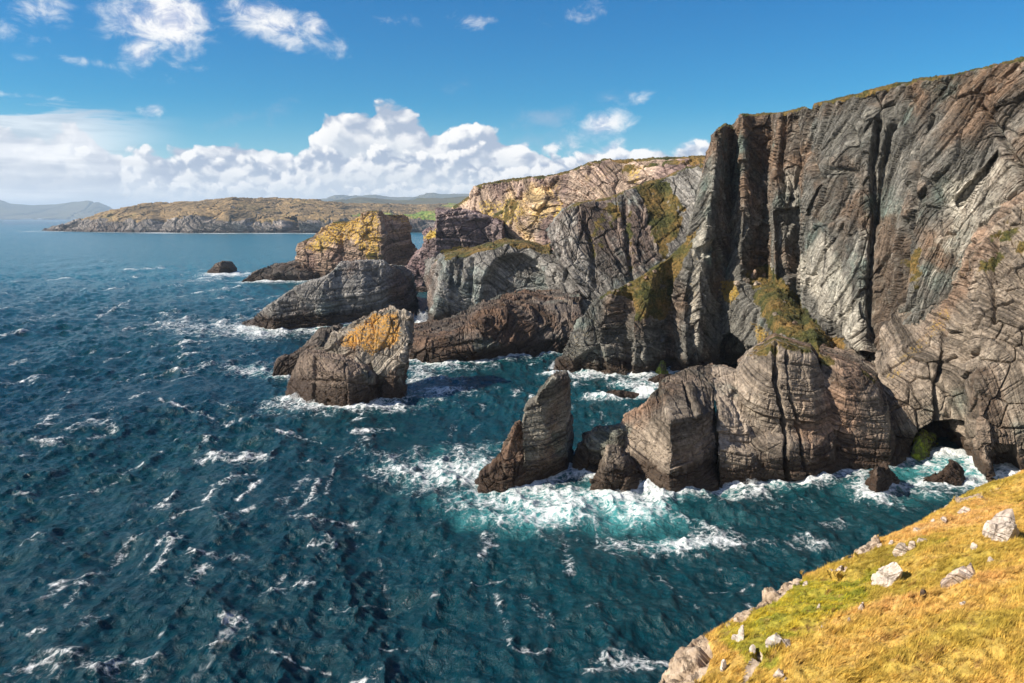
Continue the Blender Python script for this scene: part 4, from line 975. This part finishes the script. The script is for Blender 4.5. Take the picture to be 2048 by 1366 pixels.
EDGE = [(2330,845,128),(2200,900,112),(2048,960,93),(1994,979,88),(1968,990,85),(1906,998,79),(1899,1008,78),(1859,1037,75),(1800,1066,71),(1756,1084,68),(1709,1110,64.5),(1687,1132,62.5),(1665,1146,61),(1621,1157,58),(1603,1154,57),(1577,1165,55.5),(1537,1190,53),(1504,1219,50.5),(1464,1252,48),(1420,1271,45.5),(1388,1289,43.5),(1373,1307,42),(1362,1336,40),(1342,1366,38),(1310,1430,35),(1260,1540,31),(1180,1720,26)]
ROCKY = [[(1330,1375),(1358,1330),(1369,1300),(1384,1280),(1412,1272),(1420,1290),(1424,1318),(1410,1350),(1385,1380)], [(1455,1262),(1500,1214),(1537,1184),(1577,1158),(1606,1150),(1602,1166),(1572,1188),(1548,1212),(1520,1222),(1490,1246)],
         [(1470,1372),(1490,1335),(1512,1305),(1526,1308),(1505,1340),(1488,1372)], [(1905,995),(1970,984),(1995,974),(2000,982),(1960,1000),(1915,1005)], [(1660,1150),(1672,1132),(1695,1124),(1700,1132),(1680,1150)], [(1700,1115),(1720,1095),(1760,1078),(1765,1088),(1725,1112)]]

def make_slope():
    E = np.array([at(*e) for e in EDGE])
    s = np.r_[0, np.cumsum(np.linalg.norm(np.diff(E, axis=0), axis=1))]
    # even steps in the picture, fine enough for tufts
    n = 620
    wgt = np.linalg.norm(np.diff(E, axis=0), axis=1) / E[1:, 1]
    w = np.r_[0, np.cumsum(wgt)]; w /= w[-1]
    u = np.linspace(0, 1, n)
    L = np.stack([np.interp(u, w, E[:, k]) for k in range(3)], 1)
    for _ in range(6): L[1:-1] = 0.5 * L[1:-1] + 0.25 * (L[:-2] + L[2:])
    inw = np.array([0.94, -0.34, 0.0]); inw /= np.linalg.norm(inw)
    vs = np.concatenate([np.linspace(-9, -0.1, 90), np.linspace(0, 46, 560)])
    V = np.empty((n, len(vs), 3))
    for j, v in enumerate(vs):
        if v >= 0:
            rise = 0.36 * v + 1.0 * (1 - math.exp(-v / 2.0)) + 0.0016 * v * v
            V[:, j] = L + inw * v + np.array([0, 0, rise])
        else:
            d = -v
            V[:, j] = L - inw * (0.75 * d) - np.array([0, 0, 0.9 * d + 0.33 * d * d])
    G = V.reshape(-1, 3)
    q = topix(G)
    tf = np.ones(len(G))
    tf[np.tile(vs < -0.5, n)] = 0.0
    for p in ROCKY: tf = np.minimum(tf, 1 - softpoly(q, p, 5))
    green = np.zeros(len(G))
    for p, sft, k in [([(1420,1275),(1500,1225),(1600,1155),(1660,1150),(1720,1150),(1740,1190),(1640,1250),(1560,1290),(1500,1330),(1450,1310)], 24, 0.85), ([(1680,1190),(1760,1180),(1790,1130),(1740,1110)], 22, 0.6), ([(1800,1120),(1880,1110),(1950,1060),(1900,1060)], 26, 0.5), ([(1500,1330),(1560,1300),(1560,1340)], 14, 0.6), ([(1950,1330),(2048,1280),(2048,1366)], 24, 0.4)]:
        green = np.maximum(green, softpoly(q, p, sft) * k)
    z = 0.9 * fbm(G / 9.0, 3, 201) + 0.34 * fbm(G / 2.2, 3, 205) + tf * (0.26 * np.abs(fbm(G / 0.8, 3, 209)) + 0.10 * fbm(G / 0.3, 2, 213))
    edge = sstep(0, 5, np.tile(np.maximum(vs, 0), n))
    G = G + np.array([0, 0, 1]) * (z * (0.35 + 0.65 * edge))[:, None]
    rk = np.where(tf < 0.6)[0]
    Nn = np.tile(np.array([-0.55, -0.3, 0.78]), (len(rk), 1))
    G[rk], _, _ = carve(G[rk], Nn, 0.42, 1.5, (0.7, 0.5, 0.4), (0.3, 5), 221)
    I = np.arange(n * len(vs)).reshape(n, len(vs))
    Fq = np.stack([I[:-1, :-1], I[:-1, 1:], I[1:, 1:], I[1:, :-1]], -1).reshape(-1, 4)
    me = mesh_from('grass_slope', G, Fq, dict(turf=tf, green=green))
    o = obj('grass_slope', me, soil_mat())
    tag(o, 'golden grassy slope falling to the left in the near corner', kind='structure')
    return G.reshape(n, len(vs), 3), tf.reshape(n, -1), green.reshape(n, -1), vs

SG, STF, SGR, SVS = make_slope()
NB = 90
SGI = SG[:, NB:].reshape(-1, 3)
SQ = topix(SGI)

# --- pale boulders lying in the grass
def boulder(px, py, w, h, label, seed, mat='pale', tilt=0.0, depth=0.8, name='boulder', group=None, on=None):
    if on is None:
        d = np.hypot(SQ[:, 0] - px, SQ[:, 1] - (py + h * 0.42))
        p = SGI[np.argmin(d)]
    else:
        d = np.hypot(on[1][:, 0] - px, on[1][:, 1] - (py + h * 0.42))
        k = np.where(d < 3)[0]
        k = k[np.argmin(on[0][k, 1])] if len(k) else np.argmin(d)
        p = on[0][k]
    mpp = p[1] / FPX
    rx, rz = w * mpp * 0.50, h * mpp * 0.68
    nu, nv = 72, 46
    u = np.linspace(0, 2 * math.pi, nu, endpoint=False); v = np.linspace(-math.pi / 2, math.pi / 2, nv)
    U, Vv = np.meshgrid(u, v, indexing='ij')
    sp = np.stack([np.cos(U) * np.cos(Vv), np.sin(U) * np.cos(Vv), np.sin(Vv)], -1).reshape(-1, 3)
    # chopped by random planes into an angular block
    r = np.random.default_rng(seed)
    rad = np.ones(len(sp)) * 1.25
    for i in range(9):
        nn = r.normal(size=3); nn[2] = abs(nn[2]) * 0.8 - 0.15; nn /= np.linalg.norm(nn)
        dd = 0.50 + 0.38 * r.random()
        c = sp @ nn
        rad = np.minimum(rad, np.where(c > 0.05, dd / np.maximum(c, 0.05), 9))
    B = sp * rad[:, None] * np.array([rx, max(rx, rz) * depth, rz])
    ct, st_ = math.cos(tilt), math.sin(tilt)
    B = np.stack([B[:, 0] * ct + B[:, 2] * st_, B[:, 1], -B[:, 0] * st_ + B[:, 2] * ct], 1)
    N = B / np.maximum(np.linalg.norm(B, axis=1, keepdims=True), 1e-6)
    sc = max(rx, rz) * 0.16
    B2, s, rr = carve(B + r.normal(size=3) * 3, N, sc, 0.55, (0.5, 0.3, 0.7), (0.1, 2), seed)
    B2 = B2 - (B2.mean(0) - B.mean(0))
    I = np.arange(nu * nv).reshape(nu, nv); I = np.concatenate([I, I[:1]], 0)
    Fq = np.stack([I[:-1, :-1], I[1:, :-1], I[1:, 1:], I[:-1, 1:]], -1).reshape(-1, 4)
    z0 = np.zeros(len(B2))
    o = obj(name, mesh_from(name, B2, Fq, dict(strata=s, blk=rr, turf=z0, lich=z0 + 0.16), False), ROCK[mat], loc=p + np.array([0, 0.2, rz * 0.22]))
    return tag(o, label, 'boulder', group)
BD = [
 (2012,1050,44,72,'tall white boulder leaning on the upper grass slope near the right edge',0.45),
 (1990,1068,28,34,'squat pale boulder at the foot of the tall leaning white boulder',0.1),
 (1916,1148,44,46,'left half of the broad split white boulder in the middle of the slope',0.3),
 (1944,1142,36,40,'right half of the broad split white boulder in the middle of the slope',-0.5),
 (1777,1146,48,58,'white wedge shaped boulder standing alone above the green patch',0.35),
 (1806,1098,34,22,'wide flat pale boulder near the rim above the wedge shaped boulder',0.0),
 (1829,1091,18,18,'small round pale boulder touching the wide flat boulder near the rim',0.0),
 (1844,1080,20,12,'small low pale stone of a pair up slope from the wide flat boulder',0.0),
 (1861,1078,12,9,'smaller stone of the pair up slope from the wide flat boulder',0.0),
 (1762,1092,16,12,'pale stone on the rim left of the wide flat boulder',0.0),
 (1752,1106,12,12,'small pale stone just inside the rim below another rim stone',0.0),
 (1549,1280,20,38,'upright pale boulder beside a slanting one in the lower green grass',0.3),
 (1576,1284,26,20,'slanting pale boulder right of the upright one in the lower green grass',-0.5),
 (1486,1270,14,28,'upright grey stone in the green grass near the rocky rim',0.2),
 (1474,1277,14,12,'small grey stone left of the upright grey stone near the rocky rim',0.0),
 (1728,1215,14,14,'small bright white stone alone in the grass below the wedge boulder',0.2),
 (1786,1195,11,11,'tiny bright white stone below the wedge boulder, higher than its twin',0.0),
 (1562,1345,20,24,'pale boulder near the bottom edge in golden grass',0.3),
 (1577,1360,10,9,'tiny pale stone right of the boulder near the bottom edge',0.0),
 (1850,1190,20,18,'dark brown stone half sunk in grass under the split boulder',0.0),
 (1450,1336,15,20,'pale block at the inner side of the rocky rim bottom left of the slope',0.2),
 (1681,1140,20,16,'pale stone perched on the rim above the green grass',0.0),
 (1930,1020,22,13,'pale flat stone in the upper grass below the rim',0.0),
 (1890,1040,10,14,'narrow pale stone in the upper grass left of the flat one',0.4),
 (1645,1262,14,14,'low pinkish stone in the middle of the golden grass',0.3),
 (1948,1176,14,8,'little pale stone below the broad split boulder',0.0),
 (1932,1208,12,8,'faint pinkish stone in the dry grass of the middle slope',0.0),
 (1590,1175,16,10,'pale stone lying along the rim at the left end of the green grass',0.1),
 (1612,1168,10,9,'small pale stone on the rim right of a flat one at the green grass',0.0),
 (1520,1213,16,11,'grey stone on the rocky rim halfway down the slope',-0.2),
 (1560,1188,13,9,'pale stone on the rim between two bare rock stretches',0.2),
 (1712,1120,12,10,'pale stone on the rim above the wedge boulder',0.0),
 (1785,1083,12,9,'pale stone on the rim above the wide flat boulder',0.0),
 (1836,1058,13,9,'pale stone on the upper rim above the pair of stones',0.0),
 (1868,1040,10,8,'little pale stone on the upper rim left of the narrow stone',0.0),
 (1965,996,20,9,'long pale stone near the top of the rim',0.0),
 (1505,1300,12,16,'pale stone in a line of outcrops low on the slope',0.3),
 (1640,1215,10,8,'small pale stone in the middle of the green patch',0.0),
 (1700,1240,8,7,'tiny pale stone in the golden grass below the bright white stone',0.0),
 (1985,1120,14,9,'low pale stone under the tall white boulder',0.0),
 (1955,1092,14,14,'weathered grey stone between the tall boulder and the split boulder',0.0),
]
for i, (x, y, w, h, lab, tl) in enumerate(BD):
    boulder(x, y, w, h, lab, 300 + i, 'dark' if 'dark' in lab else 'pale', tl, group='boulders on the grass slope')

# --- fallen blocks on the ledges of the cliff
WV = (wall[0], topix(wall[0])); KV = (knoll[0], topix(knoll[0]))
for i, (x, y, w, h, lab, on, tl) in enumerate([
 (1508,545,20,22,'upright grey block in the rubble at the foot of the dark cliff pillars',WV,0.3), (1490,556,22,16,'broad pale block in the rubble below the dark cliff pillars',WV,-0.2), (1513,563,24,14,'flat pale block on the right of the rubble below the dark cliff pillars',WV,0.1), (1474,562,16,12,'small pale block on the left of the rubble below the dark cliff pillars',WV,0.0),
 (1530,548,14,12,'small pink block on the turf ledge just right of the rubble',WV,0.4), (1548,625,14,10,'pale stone on the middle of the turf ledge under the cliff',WV,0.0), (1590,642,16,14,'pale pointed stone low on the turf ledge under the cliff',WV,0.4), (1570,600,9,7,'tiny pale stone high on the turf ledge under the cliff',WV,0.0), (1560,668,18,12,'pale rock at the lower rim of the turf ledge',WV,0.0),
 (1310,540,13,6,'white slab highest on the crest of the grassy knoll',KV,-0.3), (1292,552,14,6,'white slab second from the top on the crest of the grassy knoll',KV,-0.4), (1258,566,17,6,'long white slab midway on the crest of the grassy knoll',KV,-0.2), (1236,578,10,5,'short white slab lowest on the crest of the grassy knoll',KV,-0.2)]):
    boulder(x, y, w * 0.72, h * 0.62, lab, 400 + i, 'tan', tl, group='fallen blocks on the cliff ledges', on=on)

# --- grass: bent blades in wind-combed tufts
def make_grass():
    P = SG[:-1, NB:-1].reshape(-1, 3); dU = (SG[1:, NB:-1] - SG[:-1, NB:-1]).reshape(-1, 3); dV = (SG[:-1, NB + 1:] - SG[:-1, NB:-1]).reshape(-1, 3)
    tf = STF[:-1, NB:-1].ravel(); gr = SGR[:-1, NB:-1].ravel()
    q = topix(P)
    vis = (q[:, 0] > 1250) & (q[:, 0] < 2200) & (q[:, 1] < 1500) & (q[:, 1] > 850)
    tuft = sstep(-0.15, 0.35, fbm(P / 0.9, 3, 240))
    wgt = np.linalg.norm(np.cross(dU, dV), axis=1) * vis * (tf > 0.55) * (0.3 + tuft) * np.clip(60 / P[:, 1], 0.7, 2.2)
    wgt /= wgt.sum()
    r = np.random.default_rng(9)
    n = 420000
    idx = r.choice(len(P), n, p=wgt)
    B = P[idx] + dU[idx] * r.random((n, 1)) + dV[idx] * r.random((n, 1))
    h = (0.12 + 0.24 * r.random(n) ** 1.5) * (0.55 + 0.8 * tuft[idx]) * np.where(gr[idx] > 0.5, 0.6, 1.0)
    wind = np.stack([0.75 + 0.3 * fbm(B / 3, 2, 250), 0.1 + 0.6 * fbm(B / 2.2, 2, 251), np.zeros(n)], 1)
    lean = wind * (0.5 + 0.7 * r.random((n, 1))) + r.normal(0, 0.28, (n, 3)) * np.array([1, 1, 0])
    tip = B + (lean + np.array([0, 0, 0.8])) * h[:, None]
    ang = r.random(n) * 6.28
    wv = np.stack([np.cos(ang), np.sin(ang), np.zeros(n)], 1) * (0.013 + 0.018 * r.random(n))[:, None]
    base = B - np.array([0, 0, 0.04])
    V = np.stack([base - wv, base + wv, tip], 1).reshape(-1, 3)
    Fq = np.arange(3 * n).reshape(n, 3)
    rnd = np.repeat(r.random(n), 3)
    o = obj('grass', mesh_from('grass', V, Fq, dict(rnd=rnd, green=np.repeat(gr[idx], 3))), blade_mat())
    tag(o, 'dry golden grass blades combed by the wind over the near slope', kind='stuff')
make_grass()
# ------------------------------------------------------------------ sky with cumulus bank and thin upper clouds
def azel(px, py):
    r = ray(px, py); return math.atan2(r[0], r[1]), math.atan2(r[2], math.hypot(r[0], r[1]))

SKY = 0.07
def exec_sky(t, S, EL):
    sky = t.add('ShaderNodeTexSky', sky_type='NISHITA', sun_disc=False, sun_elevation=EL, sun_rotation=math.atan2(S[0], S[1]), air_density=1.0, dust_density=0.25, ozone_density=2.6)
    hs = t.add('ShaderNodeHueSaturation', ins={'Saturation': 1.38, 'Value': 1.0, 'Color': sky.outputs[0]})
    blue = t.mix(1.0, hs.outputs[0], (0.22, 0.80, 1.0), 'MULTIPLY')
    d = t.add('ShaderNodeTexCoord').outputs['Generated']
    sp = t.add('ShaderNodeSeparateXYZ', ins={0: d})
    az = t.math('ARCTAN2', sp.outputs[0], sp.outputs[1])
    el = t.math('ARCSINE', sp.outputs[2])
    def prof(pts, lo=-0.75, hi=0.75):
        """cloud top elevation along the azimuth"""
        st = []
        for x, y in pts:
            a, e = azel(x, y); st.append(((a - lo) / (hi - lo), max(0.0, e) * 4))
        st = sorted(st)
        n = t.add('ShaderNodeValToRGB', ins={0: t.rng(az, lo, hi, smooth=False)})
        cr = n.color_ramp; cr.interpolation = 'LINEAR'
        while len(cr.elements) < len(st): cr.elements.new(0.5)
        for e_, (p, v) in zip(cr.elements, st): e_.position = min(max(p, 0), 1); e_.color = (v, v, v, 1)
        # unseen cloud bank added behind the viewer as fill light on the rock
        return t.math('ADD', t.math('MULTIPLY', n.outputs[0], 0.25), t.rng(t.math('ABSOLUTE', az), 1.15, 1.9, 0.0, 0.5))
    def dens(a, e, top, seed, k, amp=1.0):
        v = t.add('ShaderNodeCombineXYZ', ins={0: t.math('ADD', a, seed), 1: t.math('ADD', t.math('MULTIPLY', e, 1.12), seed * 0.37)}).outputs[0]
        n1 = t.noise(v, 8.0 * k, 3, 0.55, dim='2D')
        wv = t.vmath('ADD', v, t.add('ShaderNodeCombineXYZ', ins={0: t.math('MULTIPLY', t.math('SUBTRACT', n1, 0.5), 0.06 / k), 1: 0.0}).outputs[0])
        n2 = t.noise(wv, 60.0 * k, 4, 0.6, dim='2D')
        wv = t.vmath('ADD', wv, t.add('ShaderNodeCombineXYZ', ins={0: t.math('MULTIPLY', t.math('SUBTRACT', n2, 0.5), 0.016 / k), 1: t.math('MULTIPLY', t.math('SUBTRACT', n2, 0.5), -0.012 / k)}).outputs[0])
        p1 = t.voro(wv, 16.0 * k, 'SMOOTH_F1', dim='2D'); p2 = t.voro(wv, 42.0 * k, 'F1', dim='2D'); p3 = t.voro(wv, 105.0 * k, 'F1', dim='2D')
        s = t.math('ADD', t.math('MULTIPLY', t.math('SUBTRACT', n1, 0.5), 0.075 * amp), t.math('MULTIPLY', t.math('SUBTRACT', 0.36, p1), 0.075 * amp))
        s = t.math('ADD', s, t.math('MULTIPLY', t.math('SUBTRACT', 0.36, p2), 0.027 * amp))
        s = t.math('ADD', s, t.math('MULTIPLY', t.math('SUBTRACT', 0.36, p3), 0.009 * amp))
        s = t.math('ADD', s, t.math('MULTIPLY', t.math('SUBTRACT', n2, 0.5), 0.010 * amp))
        return t.math('SUBTRACT', t.math('ADD', top, s), e)
    K = 1.0 / SKY
    WH = (0.68 * K, 0.665 * K, 0.65 * K)
    def layer(c, pts, seed, k, amp, soft, lo, hi, deep, dk=(0.27, 0.315, 0.40), flat=(0.42, 0.455, 0.50)):
        top = prof(pts)
        d0 = dens(az, el, top, seed, k, amp)
        dl = 0.011 / k
        d1 = dens(t.math('SUBTRACT', az, dl * 0.75), t.math('ADD', el, dl), top, seed, k, amp)
        lit = t.rng(t.math('SUBTRACT', t.math('SUBTRACT', d0, d1), dl), lo, hi)
        ck = tuple(x * K for x in dk); cf = tuple(x * K for x in flat)
        shade = t.mix(lit, ck, WH)
        shade = t.mix(t.rng(d0, deep * 0.25, deep, 0.0, 0.82), shade, t.mix(t.math('MULTIPLY', lit, 0.35), cf, WH))
        m = t.rng(d0, 0.0, soft)
        return t.mix(m, c, shade)
    # thin upper clouds
    up = t.vmath('SCALE', d, scale=1.0)
    wn = t.noise(t.vmath('MULTIPLY', d, (1, 1, 1.8)), 10.0, 6, 0.62, 0.8)
    wf = t.noise(t.vmath('MULTIPLY', d, (1, 1, 1.5)), 34.0, 5, 0.65, 0.5)
    acc = None; accg = None
    for px, py, rx, ry, k, g, tilt in [
        (335,30,75,75,1.0,0,-.5),(290,95,45,30,.8,0,-.6),(390,90,50,22,.55,0,-.4),(530,45,110,40,.85,0,.35),(620,52,36,26,.7,0,0),(560,85,70,20,.4,0,0),(80,20,45,30,.5,0,-.4),(12,60,28,18,.4,0,0),(75,78,36,14,.4,0,0),(55,118,30,8,.4,0,0),(170,122,55,9,.45,0,.1),
        (790,40,50,18,.35,0,0),(940,40,55,18,.4,0,0),(1165,25,90,24,.45,0,-.2),(1340,15,60,20,.25,0,0),(55,192,80,7,.6,0,.05),(300,222,34,16,.7,0,-.2),(470,240,90,16,.55,1,-.25),(560,215,60,22,.6,1,-.5),(900,180,60,16,.4,1,-.6),(1005,185,30,10,.3,1,0),
        (1090,235,100,22,.75,1,-.15),(1190,215,70,22,.55,1,-.4),(1205,250,52,30,1.0,0,-.3),(1265,207,34,14,.55,0,-.5),(1330,203,30,10,.4,1,0),(1100,290,90,30,.6,1,0),(1105,298,24,14,.9,0,-.3),(1225,298,30,16,.95,0,-.5),(1050,296,14,9,.9,0,0),(1380,297,36,16,.95,0,-.2),(1310,310,60,22,.6,0,0),(1180,318,90,24,.8,0,0)]:
        a0, e0 = azel(px, py); ra, re = rx / FPX * 1.2, ry / FPX * 1.2
        da = t.math('SUBTRACT', az, a0); de = t.math('SUBTRACT', el, e0)
        c_, s_ = math.cos(-tilt), math.sin(-tilt)
        x = t.math('MULTIPLY', t.math('ADD', t.math('MULTIPLY', da, c_), t.math('MULTIPLY', de, s_)), 1 / ra)
        y = t.math('MULTIPLY', t.math('SUBTRACT', t.math('MULTIPLY', de, c_), t.math('MULTIPLY', da, s_)), 1 / re)
        w = t.math('MULTIPLY', t.math('EXPONENT', t.math('MULTIPLY', t.math('ADD', t.math('MULTIPLY', x, x), t.math('MULTIPLY', y, y)), -1.0)), k)
        if g: accg = w if accg is None else t.math('MAXIMUM', accg, w)
        else: acc = w if acc is None else t.math('MAXIMUM', acc, w)
    nn = t.math('ADD', t.math('MULTIPLY', wn, 0.6), t.math('MULTIPLY', wf, 0.55))
    mw = t.rng(t.math('ADD', t.math('MULTIPLY', acc, 0.75), t.math('MULTIPLY', t.math('SUBTRACT', nn, 0.575), 1.5)), 0.22, 0.80)
    mw = t.math('MULTIPLY', mw, t.rng(acc, 0.02, 0.30))
    mg = t.rng(t.math('ADD', t.math('MULTIPLY', accg, 0.75), t.math('MULTIPLY', t.math('SUBTRACT', nn, 0.575), 1.5)), 0.22, 0.85)
    mg = t.math('MULTIPLY', t.math('MULTIPLY', mg, t.rng(accg, 0.02, 0.30)), 0.6)
    c = blue
    # milky air low over the sea
    c = t.mix(t.rng(el, 0.14, 0.0, 0.0, 0.45), c, (0.42 * K, 0.50 * K, 0.58 * K))
    c = t.mix(mg, c, (0.25 * K, 0.32 * K, 0.43 * K))
    c = t.mix(t.math('MULTIPLY', mw, 0.95), c, t.mix(t.rng(wf, 0.38, 0.58), (0.40 * K, 0.42 * K, 0.52 * K), WH))
    # the bank of cumulus: tall towers behind, lower heads before them
    c = layer(c, [(-400,240),(0,250),(150,262),(215,290),(330,288),(430,285),(560,285),(610,268),(660,222),(740,210),(800,210),(850,245),(900,255),(980,258),(1040,286),(1120,300),(1250,304),(1400,294),(2100,350),(2500,330)], 0.0, 1.0, 0.55, 0.006, -0.006, 0.010, 0.06)
    c = layer(c, [(-400,270),(0,285),(200,305),(330,318),(450,312),(520,320),(600,318),(700,290),(800,300),(900,300),(1000,300),(1080,318),(1200,328),(1400,322),(2100,350),(2500,345)], 3.7, 1.35, 0.55, 0.007, -0.005, 0.009, 0.045)
    c = layer(c, [(-400,330),(0,335),(200,345),(400,352),(600,352),(800,350),(1000,345),(1200,360),(1400,365),(2100,370),(2500,365)], 8.1, 1.8, 0.5, 0.014, -0.004, 0.008, 0.03, (0.36, 0.40, 0.465), (0.46, 0.49, 0.525))
    # flat grey layer cloud at the left end of the bank
    sv = t.add('ShaderNodeCombineXYZ', ins={0: t.math('MULTIPLY', az, 5.0), 1: t.math('MULTIPLY', el, 42.0)}).outputs[0]
    sn = t.noise(sv, 1.0, 5, 0.6, 0.3, dim='2D')
    sm = t.math('MULTIPLY', t.rng(az, -0.36, -0.52), t.rng(t.math('ADD', el, t.math('MULTIPLY', t.math('SUBTRACT', sn, 0.5), 0.09)), 0.116, 0.103))
    c = t.mix(t.math('MULTIPLY', sm, 0.78), c, t.mix(t.rng(sn, 0.36, 0.64), (0.40 * K, 0.43 * K, 0.48 * K), (0.66 * K, 0.66 * K, 0.665 * K)))
    c = t.mix(t.rng(el, 0.045, 0.0, 0.0, 0.6), c, (0.49 * K, 0.525 * K, 0.565 * K))
    bg = t.add('ShaderNodeBackground', ins={0: c, 1: SKY})
    # the clouds only stand between the sea line and the upper sky; elsewhere the sky is clear
    band = t.math('MULTIPLY', t.math('GREATER_THAN', el, -0.012), t.math('LESS_THAN', el, 0.75))
    clear = t.add('ShaderNodeBackground', ins={0: t.mix(t.math('LESS_THAN', el, 0.0), blue, (0.015 * K, 0.04 * K, 0.055 * K)), 1: SKY})
    mx = t.add('ShaderNodeMixShader', ins={0: band, 1: clear.outputs[0], 2: bg.outputs[0]})
    t.add('ShaderNodeOutputWorld', ins={0: mx.outputs[0]})
# ------------------------------------------------------------------ camera, sun, sky, air
cam = bpy.data.cameras.new('camera'); co = bpy.data.objects.new('camera', cam); col.objects.link(co)
co.location = (0, 0, H); co.rotation_euler = (math.pi / 2 - PITCH, 0, 0)
cam.sensor_width = 36; cam.lens = 36 * FPX / 2048; cam.clip_start = 0.5; cam.clip_end = 120000
scene.camera = co
EL, AZ = R(36), R(14)          # sun from the left and a little behind the viewer
S = np.array([-math.cos(EL) * math.cos(AZ), -math.cos(EL) * math.sin(AZ), math.sin(EL)])
sl = bpy.data.lights.new('sun', 'SUN'); so = bpy.data.objects.new('sun', sl); col.objects.link(so)
from mathutils import Vector
so.rotation_euler = Vector(-S).to_track_quat('-Z', 'Y').to_euler()
sl.energy = 5.0; sl.angle = R(0.53); sl.color = (1.0, 0.90, 0.76)
w = bpy.data.worlds.new('World'); scene.world = w; w.use_nodes = True
t = NT(w.node_tree); t.n.clear()
# sky_nodes
exec_sky(t, S, EL)

def haze(density):
    x0, x1, y0, y1, z0, z1 = -45000, 45000, -400, 42000, -60, 720
    V = [(x, y, z) for x in (x0, x1) for y in (y0, y1) for z in (z0, z1)]
    Fq = [(0, 1, 3, 2), (4, 6, 7, 5), (0, 4, 5, 1), (2, 3, 7, 6), (0, 2, 6, 4), (1, 5, 7, 3)]
    m, t = new_mat('sea_air')
    pv = t.add('ShaderNodeVolumePrincipled', ins={'Color': (0.62, 0.80, 1.0, 1), 'Density': density, 'Anisotropy': 0.1})
    t.add('ShaderNodeOutputMaterial', ins={1: pv.outputs[0]})
    o = obj('haze', mesh_from('haze', V, Fq, smooth=False), m)
    tag(o, kind='stuff')
if HAZE: haze(HAZE)

vs_ = scene.view_settings
scene.display_settings.display_device = 'sRGB'
vs_.view_transform = 'Standard'; vs_.look = 'None'; vs_.exposure = 0.7; vs_.gamma = 1.0
scene.render.engine = 'CYCLES'
c_ = scene.cycles
c_.use_denoising = DENOISE
try: c_.denoiser = 'OPENIMAGEDENOISE'; c_.denoising_input_passes = 'RGB_ALBEDO_NORMAL'; c_.denoising_prefilter = 'ACCURATE'
except Exception: pass
c_.max_bounces = 5; c_.diffuse_bounces = 3; c_.glossy_bounces = 2; c_.transmission_bounces = 2; c_.volume_bounces = 1; c_.transparent_max_bounces = 4
c_.use_adaptive_sampling = True; c_.adaptive_threshold = 0.02
c_.sample_clamp_indirect = 5.0; c_.sample_clamp_direct = 3.0
